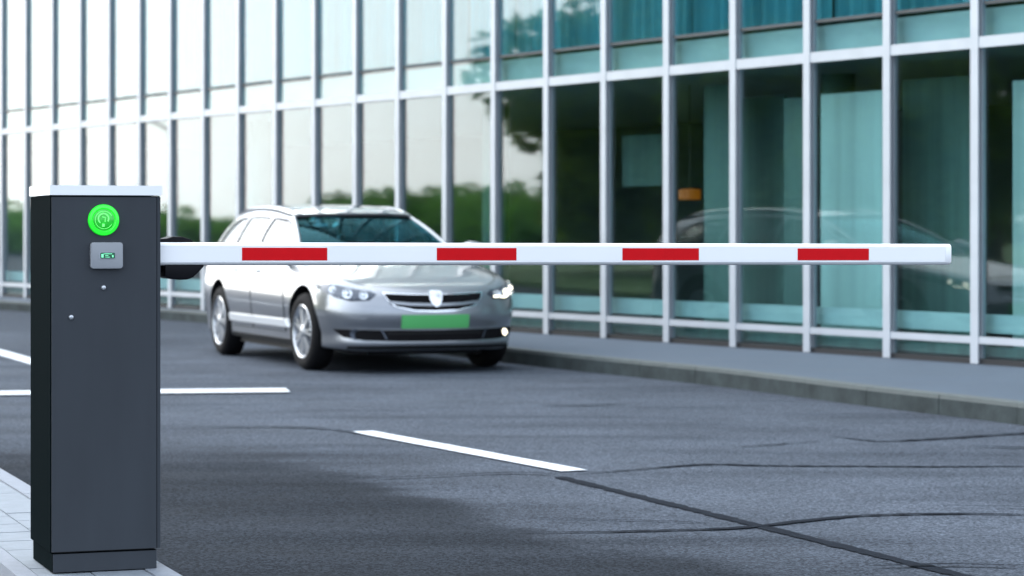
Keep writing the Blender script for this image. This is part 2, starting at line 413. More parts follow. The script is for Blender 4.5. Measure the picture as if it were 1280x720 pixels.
# equal steps of one kerb stone
S = [0]
for a, b in zip(K, K[1:]): S.append(S[-1] + math.dist(a, b))
def kat(s):
    s = max(0, min(S[-1] - 1e-6, s)); i = int(np.searchsorted(S, s, 'right')) - 1; i = min(i, len(K) - 2); u = (s - S[i]) / (S[i + 1] - S[i])
    a, b = Vector(K[i]), Vector(K[i + 1]); d = (b - a).normalized()
    n = Vector((d.y, -d.x));                      # towards the building
    return a + (b - a) * u, n if n.x > 0 else -n
bm = bmesh.new(); s = 0.0; KW = .14
while s < S[-1] - .9:
    j = random.uniform(-.0015, .0015); L_ = .90
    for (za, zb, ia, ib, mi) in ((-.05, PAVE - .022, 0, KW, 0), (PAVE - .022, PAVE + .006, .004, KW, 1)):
        vs = []
        for q in (s + .0025, s + L_ / 2, s + L_ - .0025):
            p, n = kat(q)
            vs.append([bm.verts.new((p.x + n.x * (o + j), p.y + n.y * (o + j), z + j * .3)) for o, z in ((ia, za), (ia, zb), (ib, zb), (ib, za))])
        for a, b in zip(vs, vs[1:]):
            for k in range(4):
                f = bm.faces.new((a[k], a[(k + 1) % 4], b[(k + 1) % 4], b[k])); f.material_index = mi
        for e in (vs[0][::-1], vs[-1]): bm.faces.new(e).material_index = mi
    s += L_
fixn(bm); o = finish('kerb', bm, [M_kerb, M_kerb_top]); o['kind'] = 'structure'
bm = bmesh.new(); inner = []
for k in range(0, 200):
    p, n = kat(S[-1] * k / 199); inner.append((p.x + n.x * (KW - .01), p.y + n.y * (KW - .01)))
prev = None
far_off = Vector((math.cos(ANG), math.sin(ANG)))
for q in inner:
    a = bm.verts.new((q[0], q[1], PAVE)); b = bm.verts.new((q[0] + far_off.x * 26, q[1] + far_off.y * 26, PAVE))
    if prev: bm.faces.new((prev[0], prev[1], b, a))
    prev = (a, b)
for f in bm.faces:
    f.normal_update()
    if f.normal.z < 0: f.normal_flip()
o = finish('pavement', bm, M_pavement); o['kind'] = 'structure'

# grass verge across the road (seen mirrored in the facade)
G = [(-15.5, -30), (-16, 26), (-15.5, 33), (-42, 56), (-100, 105), (-160, 105), (-160, -30)]
bm = bmesh.new(); prism(bm, G, -.02, .10); fixn(bm); o = finish('grass_verge', bm, M_grass); o['kind'] = 'structure'

# ------------------------------------------------------------------ office building
bld = empty('office_building', F0, math.atan2(U.y, U.x), label='long glass office building with slim silver mullions behind the road', cat='building')
# local x runs along the facade, local y points out to the road, z up from the pavement
TR = [2.60, 5.80, 9.00]        # transom centre heights
def bpart(name, boxes, m, bevel=0, parent=bld, smooth=None):
    bm = bmesh.new()
    for b in boxes: box(bm, *b)
    return finish(name, bm, m, parent, bevel=bevel, smooth=smooth)
ta, tb = T[NLO], T[NHI]
for i in range(NLO, NHI + 1):
    t = T[i]; bm = bmesh.new()
    box(bm, t - .046, t + .046, .026, .042, .005, 9.3)
    o = finish('mullion', bm, M_alu, bld, bevel=.006)
    bm = bmesh.new(); box(bm, t - .032, t + .032, .0102, .0275, .03, 9.29); finish('mullion_web', bm, M_alu_shade, o)
# mullion returns, their shade painted in as darker metal, belong to the frame: glazing gasket and recess profile on each side
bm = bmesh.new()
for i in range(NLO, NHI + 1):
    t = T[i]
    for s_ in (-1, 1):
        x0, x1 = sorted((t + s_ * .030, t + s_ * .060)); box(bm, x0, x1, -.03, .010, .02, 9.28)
finish('glazing_frame', bm, M_alu_shade, bld)
for zt, hh in [(0.195, .028)] + [(z, .045) for z in TR]:
    segs_ = []
    for i in range(NLO, NHI): segs_.append((T[i] + .0445, T[i + 1] - .0445, .004, .036, zt - hh, zt + hh))
    bpart('transom', segs_, M_alu, bevel=.004)
DX = .058
for st in range(3):
    zb = .223 if st == 0 else TR[st - 1] + .34
    zt = TR[st] - .045
    for i in range(NLO, NHI):
        x0, x1 = T[i] + DX, T[i + 1] - DX
        rx, rz = random.uniform(-.0008, .0008), random.uniform(-.0012, .0012)
        Mx = Matrix.Rotation(rz, 4, 'Z') @ Matrix.Rotation(rx, 4, 'X')
        bm = bmesh.new(); box(bm, x0 - (x0 + x1) / 2, x1 - (x0 + x1) / 2, -.012, 0, zb - (zb + zt) / 2, zt - (zb + zt) / 2)
        for v in bm.verts: v.co = Mx @ v.co + Vector(((x0 + x1) / 2, -.004, (zb + zt) / 2))
        w_ = finish('window', bm, M_glass, bld)
        if st == 0: bpart('kick_pane', [(x0, x1, -.016, -.004, .05, .167)], M_glass, parent=w_)
        else:
            bpart('spandrel_pane', [(x0, x1, -.016, -.004, TR[st - 1] + .045, TR[st - 1] + .30)], M_glass, parent=w_)
# dark slab-edge bars, spandrel boards, sill boards
for st in (0, 1):
    bpart('slab_edge_bar', [(T[i] + .09, T[i + 1] - .09, -.03, .012, TR[st] + .304, TR[st] + .330) for i in range(NLO, NHI)], M_bar)
    bpart('spandrel_board', [(ta, tb, -.14, -.11, TR[st] - .0, TR[st] + .285)], M_board)
bpart('sill_board', [(ta, tb, -.13, -.10, .25, .40)], M_board)
bpart('kick_board', [(ta, tb, -.13, -.10, .06, .14)], M_teal_mid)
bpart('base_plinth', [(ta - .05, tb + .05, -.30, .02, -.02, .045)], M_gap)
# slabs, back wall, end walls, roof
D = 7.0
for st in (0, 1):
    bpart('floor_slab', [(ta, tb, -D, -.16, TR[st] - .02, TR[st] + .28)], [M_ceiling])
bpart('ground_slab', [(ta, tb, -D, -.30, -.02, .03)], M_int_floor)
bpart('roof', [(ta - .1, tb + .1, -D - .2, .12, 9.302, 9.6)], M_conc)
bpart('rear_wall', [(ta, tb, -D - .2, -D, 0, 9.30)], M_dark_int)
for x0, x1 in ((ta - .30, ta - .05), (tb + .05, tb + .30)):
    bpart('end_wall', [(x0, x1, -D - .2, .10, 0, 9.30)], M_conc)
# structural columns indoors
for k, i in enumerate(range(-3, 27, 6)):
    bm = bmesh.new(); lathe(bm, [(.16, .03), (.16, 2.58)], Matrix.Translation((T[i] + .4, -1.5, 0)), 20)
    finish('column', bm, M_teal_mid, bld, smooth=40)
# partitions seen through the ground-floor glass (position along the facade by photo pixel, given depth)
def tin(px, d): # t on a plane d behind the glass seen at px
    k = (px - 640) / FPX; bx, by = F0.x - NOUT.x * d, F0.y - NOUT.y * d
    return (k * by - bx) / (U.x - k * U.y)
for (pa, pb, d, z_a, z_b, m) in [
        (1103, 1026, .35, .03, 2.30, M_teal_wall), (1450, 1266, .35, .03, 2.30, M_teal_wall), (1012, 980, .5, .03, 2.3, M_teal_mid),
        (1216, 1128, .9, .03, 2.42, M_teal_mid), (980, 925, 1.3, .03, 2.4, M_teal_mid), (918, 880, .8, .03, 2.5, M_teal_mid),
        (840, 778, 1.6, 1.55, 2.1, M_teal_mid)]:
    a, b = sorted((tin(pa, d), tin(pb, d)))
    bpart('partition', [(a, b, -d - .04, -d, z_a, z_b)], m, bevel=.004)
# pleated curtains upstairs
def curtain(x0, x1, y, za, zb):
    bm = bmesh.new(); n = 40; prev = None; ph = random.uniform(0, 6); f = random.uniform(5.5, 7.5)
    for k in range(n + 1):
        u = k / n; x = x0 + (x1 - x0) * u
        yy = y + .028 * math.sin(u * f * 6.283 + ph + .8 * math.sin(u * 9 + ph))
        v = [bm.verts.new((x, yy, z)) for z in (za, zb)]
        if prev: bm.faces.new((prev[0], v[0], v[1], prev[1]))
        prev = v
    bmesh.ops.solidify(bm, geom=bm.faces[:], thickness=.004)
    return finish('curtain', bm, M_curtain, bld, smooth=60)
for st in (1, 2):
    for i in range(NLO, NHI):
        g = random.uniform(0, .02)
        curtain(T[i] - .0 + g, T[i + 1] - .005, -.26, TR[st - 1] + .345, TR[st] - .10)

# pendant lamp glimpsed inside
lt = tin(862, 1.4); lz = 1.25 + (HOR - 243) / FPX * (F0.y + U.y * lt + 1.4 * -NOUT.y) - PAVE
lw = bw(lt, -1.4, lz)
pl = empty('pendant_lamp', (lw[0], lw[1], lw[2]), label='small orange lamp glowing inside behind the ground floor glass', cat='lamp')
bm = bmesh.new(); lathe(bm, [(.03, .06), (.115, .05), (.115, -.05), (.10, -.055)], None, 24); finish('lamp_shade', bm, M_orange, pl, smooth=40)
bm = bmesh.new(); tube(bm, [(0, 0, .045), (0, 0, TR[0] - .02 + PAVE - lw[2])], .006, 6); finish('cord', bm, M_black, pl)

# ------------------------------------------------------------------ kerbed island under the barrier
CA = R(19.8)
a_dir = Vector((math.cos(CA), math.sin(CA), 0)); b_dir = Vector((-math.sin(CA), math.cos(CA), 0))
IZ = .114
C0 = Vector(((63 - 640) / FPX * 8.36, 8.36, IZ))      # near left corner of the cabinet
# local frame: x along the boom, y away from the camera
isl_off = C0.copy(); RZ = CA
bm = bmesh.new(); bmt = bmesh.new()
XL, XR, Y0, Y1 = -.115, .395, -4.0, 9.0
# edge stones
def stones(x0, x1, ys0, ys1, ln, gap, z1, mi, off=0):
    y = ys0 + off
    while y < ys1 - .02:
        box(bm, x0 + gap / 2, x1 - gap / 2, y + gap / 2, min(y + ln, ys1) - gap / 2, -.16, z1 + random.uniform(-.0012, .0012), mi=mi); y += ln
stones(XR - .085, XR, Y0, Y1, .80, .006, 0, 0, .13)
stones(XL, XL + .07, Y0, Y1, .80, .006, 0, 0, .35)
for c in range(2):
    w_ = (XR - .085 - XL - .07) / 2; stones(XL + .07 + c * w_, XL + .07 + (c + 1) * w_, Y0, Y1, .26, .006, -.003, 1, .11 * c)
box(bm, XL + .004, XR - .004, Y0 + .01, Y1 - .01, -.15, -.008, mi=2)
o = finish('pavement', bm, [M_island_kerb, M_island_pave, M_joint], None, bevel=.003, segs=1)
o.location = C0; o.rotation_euler = (0, 0, RZ); o['kind'] = 'structure'

# ------------------------------------------------------------------ barrier
bar = empty('parking_barrier', C0, RZ, label='charcoal barrier cabinet with white lid carrying a lowered red and white boom', cat='barrier gate')
W, DP, H = .362, .40, 1.268
bm = bmesh.new(); box(bm, .007, W - .010, .006, DP - .012, .001, .062); finish('plinth', bm, M_cab_shade, bar, bevel=.002)  # carries the same painted-in side shade as the shell
bm = bmesh.new(); box(bm, .009, W - .011, .001, .0058, .002, .061); finish('plinth_panel', bm, M_cab, bar, bevel=.0015)
bm = bmesh.new(); box(bm, .0165, W - .014, .026, DP - .026, .060, .070); finish('shadow_gap', bm, M_gap, bar)
# shell: side, back and right return, with their shade put into the colour; the front door is a separate panel
bm = bmesh.new(); box(bm, 0, W, .004, DP, .068, H - .034); o = finish('cabinet_shell', bm, M_cab_shade, bar, bevel=.003)
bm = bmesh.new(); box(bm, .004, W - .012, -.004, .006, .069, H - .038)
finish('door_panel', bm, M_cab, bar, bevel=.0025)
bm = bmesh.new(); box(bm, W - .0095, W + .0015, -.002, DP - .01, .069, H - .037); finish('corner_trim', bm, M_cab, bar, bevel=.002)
bm = bmesh.new(); box(bm, -.004, W + .006, -.009, DP + .004, H - .032, H); finish('lid', bm, M_white_lid, bar, bevel=.004)
def fz(px, py):
    """cabinet-front local coords of a pixel on the door plane"""
    k = (px - 640) / FPX; x = (k * C0.y - C0.x) / (a_dir.x - k * a_dir.y); d = C0.y + a_dir.y * x
    return x, EYE + (HOR - py) / FPX * d - IZ
Rx90 = Matrix.Rotation(R(90), 4, 'X')
def onfront(x, z, y=-.0042): return Matrix.Translation((x, y, z)) @ Rx90     # local Z of it -> -y (towards camera)
x, z = fz(129, 275)
lamp_m = onfront(x, z)
bm = bmesh.new(); lathe(bm, [(.0515, 0), (.0515, .006), (.049, .010), (.040, .011), (.036, .007), (.030, .006)], lamp_m, 48)
ring = finish('status_lamp', bm, M_green_ring, bar, smooth=35)
bm = bmesh.new(); lathe(bm, [(.0355, .004), (.0355, .0072), (.028, .010), (.018, .0115), (.001, .012)], lamp_m, 40); finish('lamp_core', bm, M_green_dark, ring, smooth=50)
bm = bmesh.new()
arc = [(.017 * math.cos(R(a)) - .002, .017 * math.sin(R(a)) + .004, .0125) for a in range(-30, 231, 20)]
arc = [lamp_m @ Vector(p) for p in arc]; tube(bm, arc, .0022, 6)
tube(bm, [lamp_m @ Vector(p) for p in ((-.002, -.012, .0125), (-.003, -.022, .0122))], .0042, 6)
tube(bm, [lamp_m @ Vector(p) for p in ((-.006, .010, .0128), (.004, .008, .013), (.003, -.006, .0128))], .0016, 6)
tube(bm, [lamp_m @ Vector(((.029) * math.cos(R(a)), .029 * math.sin(R(a)), .0098)) for a in range(30, 331, 15)], .0009, 5)
finish('lamp_filament', bm, M_green_hi, ring, smooth=60)
x0, z1 = fz(112, 303); x1, z0_ = fz(152, 335.5)
dm = onfront((x0 + x1) / 2, (z0_ + z1) / 2)
bm = bmesh.new(); prism(bm, rrect(x1 - x0, z1 - z0_, .010), 0, .020, dm); fixn(bm)
dev = finish('card_reader', bm, M_dev, bar, bevel=.002)
bm = bmesh.new(); dl = onfront((x0 + x1) / 2, (z0_ + z1) / 2, -.0238); prism(bm, rrect(.054, .024, .004), 0, .0012, dl); fixn(bm)
finish('reader_bezel', bm, mat('reader_bezel_grey', (.30, .32, .36), .35), dev)
bm = bmesh.new(); dl = onfront((x0 + x1) / 2 + .002, (z0_ + z1) / 2, -.0251); prism(bm, rrect(.048, .019, .003), 0, .0012, dl); fixn(bm)
finish('display', bm, M_scr, dev)
bm = bmesh.new(); dl = onfront((x0 + x1) / 2, (z0_ + z1) / 2, -.0264)
for (xa, xb, ya, yb) in ((-.019, -.012, -.0065, .005), (-.012, .016, .0045, .0065), (.0165, .021, -.006, .0015), (-.006, .010, -.0062, -.0046), (-.006, .004, -.001, .001)):
    box(bm, xa, xb, ya, yb, 0, .0008, dl)
finish('display_digits', bm, M_scr_hi, dev)
for (px, py, r_) in ((129, 359.5, .0085), (88.5, 396.5, .0085)):
    x, z = fz(px, py); bm = bmesh.new(); lathe(bm, [(r_, 0), (r_, .003), (r_ * .8, .006), (r_ * .3, .007), (r_ * .25, .004), (.0005, .004)], onfront(x, z), 20)
    finish('screw', bm, M_screw, bar, smooth=30)
# boom: extruded aluminium profile, pivot on the right cheek of the cabinet
BX0, BX1 = W + .006, 3.36
def boom_x(px, yoff):
    k = (px - 640) / FPX; ox, oy = C0.x + b_dir.x * yoff, C0.y + b_dir.y * yoff
    return (k * oy - ox) / (a_dir.x - k * a_dir.y)
YB = .02
BX1 = boom_x(1189.5, YB)
def zpx(px, py, yoff=YB):
    x = boom_x(px, yoff); d = C0.y + b_dir.y * yoff + a_dir.y * x
    return EYE + (HOR - py) / FPX * d - IZ
zl, zr = zpx(202, 317.5), zpx(1189, 318.0)
xl = boom_x(202, YB)
droop = math.atan2(zr - zl, BX1 - xl)
HB = (zpx(202, 303) - zpx(202, 332)); print('boom height', HB, 'droop', math.degrees(droop), 'len', BX1 - xl)
BMx = Matrix.Translation((xl, YB, zl)) @ Matrix.Rotation(-droop, 4, 'Y')
hb = HB / 2; rc = .012
prof = []
raw = [(0, hb - rc), (.003, hb - rc * .35), (rc * .9, hb), (.050 - rc, hb), (.050, hb - rc), (.050, -hb + rc), (.050 - rc, -hb), (.014, -hb), (.004, -hb + .004), (.001, -hb + .013),
       (.001, -hb + .0145), (0, -hb + .016), (0, -.0185), (.0012, -.0190), (.0012, -.0200), (0, -.0205)]
raw = [(0, hb - rc), (.002, hb - .006), (.006, hb - .002), (.012, hb), (.038, hb), (.046, hb - .003), (.050, hb - rc), (.050, -hb + rc), (.046, -hb + .003), (.038, -hb), (.016, -hb),
       (.008, -hb + .002), (.003, -hb + .006), (0, -hb + .011), (0, -.0262), (.0010, -.0266), (.0010, -.0276), (0, -.0280)]
raw = raw[:14] + [(0, -.0232), (.0010, -.0236), (.0010, -.0244), (0, -.0248)][::-1] + [(0, .0252), (.0008, .0255), (.0008, .0262), (0, .0265)]
Lb = (BX1 - xl) / math.cos(droop)
def extrude_prof(x0, x1, pr, shrink=()):
    bm = bmesh.new(); rings = []
    for xx, s_ in [(x0, 1)] + [(x1 - a, b) for a, b in shrink] + ([] if shrink else [(x1, 1)]):
        rings.append([bm.verts.new(BMx @ Vector((xx, .025 + (p[0] - .025) * s_, p[1] * s_))) for p in pr])
    for a, b in zip(rings, rings[1:]):
        n = len(pr)
        for k in range(n): bm.faces.new((a[k], a[(k + 1) % n], b[(k + 1) % n], b[k]))
    bm.faces.new(rings[0]); bm.faces.new(rings[-1][::-1]); fixn(bm); return bm
boom = finish('boom', extrude_prof(-.03, Lb, raw, [(.030, 1), (.0301, 1)][:1] + [(.026, 1)]), M_boom, bar, smooth=30)
rawc = [(p[0] if p[0] > .002 or abs(p[1]) > hb - .012 else 0, p[1]) for p in raw[:14]] + [(0, 0)]
finish('end_cap', extrude_prof(Lb - .0255, Lb, rawc, [(.006, 1), (.003, .985), (.001, .96), (0, .92)]), M_boom, boom, smooth=35)
for (pa, pb, ya, yb) in ((302.5, 409, 310.3, 326), (546, 645.5, 310.6, 326), (778, 873.5, 310.8, 325.5), (997, 1086, 311, 325.5)):
    bm = bmesh.new()
    xa, xb = (boom_x(pa, YB) - xl) / math.cos(droop), (boom_x(pb, YB) - xl) / math.cos(droop)
    zc_ = .001; h2 = .0205
    box(bm, xa, xb, -.0011, .0008, -h2 - .001, h2 + .001, BMx); finish('red_stripe', bm, M_red, boom)
# black clamp that holds the boom: collar above and bowl-shaped housing below
def bx_(px): return boom_x(px, .08)
bm = bmesh.new()
low = [(202, 330), (202, 345.5), (208, 348), (220, 349.5), (230, 349), (237, 346.5), (244, 340), (250, 333.5), (252, 330)]
Ms = Matrix.Translation((0, .150, 0)) @ Rx90
prism(bm, [(bx_(px), zpx(px, py, .08)) for px, py in low], 0, .125, Ms); fixn(bm)
hub = finish('boom_clamp', bm, M_bracket, bar, bevel=.006)
bm = bmesh.new()
up = [(197, 306), (197, 298.5), (206, 298), (214, 295.5), (226, 296), (236, 299), (240, 303), (240, 306)]
prism(bm, [(bx_(px), zpx(px, py, .08)) for px, py in up], 0, .10, Matrix.Translation((0, .15, 0)) @ Rx90); fixn(bm)
finish('clamp_top', bm, M_bracket, hub, bevel=.006)
bm = bmesh.new(); box(bm, bx_(200), bx_(240), .072, .11, zpx(220, 340), zpx(220, 300)); finish('clamp_plate', bm, M_bracket, hub, bevel=.003)
bm = bmesh.new(); lathe(bm, [(.035, 0), (.035, .05)], Matrix.Translation((W - .01, .11, zl)) @ Matrix.Rotation(R(90), 4, 'Y'), 24); finish('pivot_shaft', bm, M_screw, bar, smooth=40)

# ------------------------------------------------------------------ silver estate car
M_paint = mat('silver_paint', (.27, .285, .31), .28, .9, coat=1.0)
M_tyre = mat('tyre_rubber', (.006, .006, .007), .8, 0, spec=.15, var=.1, scale=30)
M_rim = mat('alloy_rim', (.42, .44, .47), .32, .9)
M_dark = mat('car_black_plastic', (.008, .009, .010), .6, 0, spec=.2)
M_int = mat('car_interior', (.012, .025, .03), .8, 0)
M_seat = mat('car_seat_cloth', (.05, .09, .10), .85, 0)
M_cglass = glass_mat('car_window_glass', (.28, .62, .68), 1.25, 0, refl=(.22, .46, .50))
M_sglass = glass_mat('car_side_glass', (.40, .5, .52), 2.6, 0)
M_lens = glass_mat('headlight_lens', (.93, .95, .97), 1.45, 0)
M_refl = mat('headlight_bowl', (.92, .93, .94), .25, .7)
M_housing = mat('headlight_housing', (.05, .06, .08), .35, .6)
M_lit = mat('lit_headlamp', (.9, .85, .7), .3, 0, emit=(1, .90, .66), estr=2.6)
M_plate = mat('green_number_plate', (.09, .42, .13), .45, 0)
M_tail = mat('tail_lamp_red', (.35, .01, .01), .25, 0, coat=.5)
M_mesh = mat('grille_mesh', (.004, .004, .005), .7, 0, spec=.08)

HEAD = R(21.6)
Fd = Vector((math.sin(HEAD), -math.cos(HEAD), 0)); Ld = Vector((math.cos(HEAD), math.sin(HEAD), 0))
FAX, RAX, WR = 1.40, -1.34, .335
kx, ky = gp(377, 462.5)
org = Vector((kx, ky, 0)) - Fd * FAX + Ld * .90
car = empty('parked_car', org, math.atan2(Fd.y, Fd.x), label='silver estate car with green front plate and one glowing headlight waiting behind the boom', cat='car')

# --- body shell: rings round the plan outline
plan = [(2.33, 0), (2.325, .22), (2.295, .45), (2.22, .64), (2.08, .785), (1.85, .87), (1.4, .905), (.6, .918), (-.4, .92), (-1.3, .91), (-1.85, .885), (-2.18, .82), (-2.36, .66), (-2.43, .38), (-2.45, 0)]
NP = 90; NV = 30
pl_ = catmull(plan, NP)
fr_prof = [(.16, .185), (.06, .19), (.015, .215), (.0, .26), (.012, .33), (.018, .38), (.004, .44), (.0, .50), (.006, .55), (.022, .60), (.045, .655), (.085, .70), (.15, .735)]
sd_prof = [(.13, .20), (.07, .205), (.045, .23), (.040, .28), (.035, .34), (.022, .41), (.010, .49), (.0, .57), (.002, .65), (.012, .73), (.028, .81), (.055, .88), (.10, .925)]
re_prof = [(.14, .25), (.05, .255), (.01, .28), (.0, .33), (.0, .40), (.0, .48), (.02, .56), (.045, .63), (.055, .70), (.065, .78), (.075, .86), (.09, .94), (.12, 1.0)]
prs = [np.array(catmull(p, NV)) for p in (fr_prof, sd_prof, re_prof)]
def ss(a, b, x): t = max(0, min(1, (x - a) / (b - a))); return t * t * (3 - 2 * t)
def ztop(x):
    pts = [(-2.5, 1.0), (-1.5, .985), (-.5, .965), (.4, .945), (.9, .925), (1.4, .875), (1.9, .80), (2.15, .755), (2.4, .735)]
    global ZT
    if 'ZT' not in globals():
        c = np.array(catmull(pts, 400)); ZT = (c[:, 0], c[:, 1])
    return float(np.interp(x, *ZT))
ringsL = []
for i, p in enumerate(pl_):
    q, r_ = pl_[min(i + 1, NP - 1)], pl_[max(i - 1, 0)]
    tx, ty = q[0] - r_[0], q[1] - r_[1]; l = math.hypot(tx, ty); nxn, nyn = ty / l, -tx / l      # outward
    if i == 0: nxn, nyn = 1, 0
    if i == NP - 1: nxn, nyn = -1, 0
    if nxn * p[0] + nyn * p[1] < 0: nxn, nyn = -nxn, -nyn
    wf = ss(.25, .93, nxn) ; wr = ss(.25, .93, -nxn); ws = 1 - wf - wr
    pr = prs[0] * wf + prs[1] * ws + prs[2] * wr
    zt0 = pr[-1][1]; zt1 = ztop(p[0]); col = []
    for ins, z in pr:
        zz = z if z < .3 else .3 + (z - .3) * (zt1 - .3) / (zt0 - .3)
        col.append((p[0] - nxn * ins, max(0, p[1] - nyn * ins) if i not in (0, NP - 1) else 0.0, zz))
    ringsL.append(col)
bm = bmesh.new()
VL = [[bm.verts.new(c) for c in col] for col in ringsL]
VR = [[(VL[i][k] if i in (0, NP - 1) else bm.verts.new((c[0], -c[1], c[2]))) for k, c in enumerate(col)] for i, col in enumerate(ringsL)]
for i in range(NP - 1):
    for k in range(NV - 1):
        bm.faces.new((VL[i][k], VL[i + 1][k], VL[i + 1][k + 1], VL[i][k + 1]))
        bm.faces.new((VR[i][k], VR[i][k + 1], VR[i + 1][k + 1], VR[i + 1][k]))
# hood, interior tub, floor
KA = 16; COWL = .86
def row(i, top):
    c = ringsL[i][-1 if top else 0]; x, ye, ze = c; out = []
    vl, vr = (VL[i][-1 if top else 0], VR[i][-1 if top else 0])
    for k in range(KA + 1):
        if k == 0: out.append(vl); continue
        if k == KA: out.append(vr); continue
        a = 1 - 2 * k / KA; y = ye * a
        if top:
            if x > COWL:
                cr = .080 * ss(0, 1, (2.19 - x) / .95)
                z = ze + cr * (1 - abs(a) ** 2.4)
                z += .010 * math.exp(-((abs(y) - .42) / .06) ** 2) * ss(2.1, 1.5, x) if False else 0
            else:
                z = ze - .005 if abs(a) > .84 else .50
                if abs(a) > .84: y = ye * (.97 if a > 0 else -.97) if abs(a) < 1 else y
                else: y = ye * a * .99
        else: z = .20
        out.append(bm.verts.new((x, y, z)))
    return out
for top in (True, False):
    rows = [row(i, top) for i in range(1, NP - 1)]
    for ri, (a, b) in enumerate(zip(rows, rows[1:])):
        for k in range(KA):
            f = bm.faces.new((a[k], b[k], b[k + 1], a[k + 1]) if not top else (a[k], a[k + 1], b[k + 1], b[k]))
            if not top or b[1].co.x <= COWL and 0 < k < KA - 1 or a[1].co.x <= COWL: f.material_index = 1
    for idx, rw, ce in ((0, rows[0], VL[0][-1 if top else 0]), (-1, rows[-1], VL[-1][-1 if top else 0])):
        for k in range(KA): bm.faces.new((ce, rw[k], rw[k + 1]) if (idx == 0) == top else (ce, rw[k + 1], rw[k])).material_index = 0 if (top and idx == 0) else 1
bmesh.ops.recalc_face_normals(bm, faces=bm.faces[:])
BV = BVHTree.FromBMesh(bm)
me = bpy.data.meshes.new('body'); bm.to_mesh(me); bm.free()
body = link_mesh('body', me, [M_paint, M_dark], car)
# wheel arches cut with four cylinders (cutter is removed afterwards)
cb = bmesh.new()
for ax in (FAX, RAX):
    for s_ in (-1, 1):
        c = bmesh.new(); lathe(c, [(.392, 0), (.392, .60)], Matrix.Translation((ax, s_ * .50 - (0 if s_ > 0 else .0), WR + .012)) @ Matrix.Rotation(R(-90 * s_), 4, 'X'), 48)
        fixn(c); m2 = bpy.data.meshes.new('tmp'); c.to_mesh(m2); c.free(); cb.from_mesh(m2); bpy.data.meshes.remove(m2)
for f in cb.faces: f.material_index = 1
cm = bpy.data.meshes.new('cutter'); cb.to_mesh(cm); cb.free(); cm.materials.append(M_paint); cm.materials.append(M_dark)
cut = bpy.data.objects.new('cutter', cm); COL.objects.link(cut)
mod = body.modifiers.new('arch', 'BOOLEAN'); mod.operation = 'DIFFERENCE'; mod.solver = 'EXACT'; mod.object = cut
save = (car.location.copy(), car.rotation_euler.copy()); car.location = (0, 0, 0); car.rotation_euler = (0, 0, 0)
bpy.context.view_layer.update()
dg = bpy.context.evaluated_depsgraph_get(); nm_ = bpy.data.meshes.new_from_object(body.evaluated_get(dg))
body.modifiers.clear(); body.data = nm_; nm_.name = 'body'
bpy.data.objects.remove(cut); car.location, car.rotation_euler = save
print('body faces after boolean', len(nm_.polygons))
nm_.polygons.foreach_set('use_smooth', [True] * len(nm_.polygons)); nm_.set_sharp_from_angle(angle=R(32))

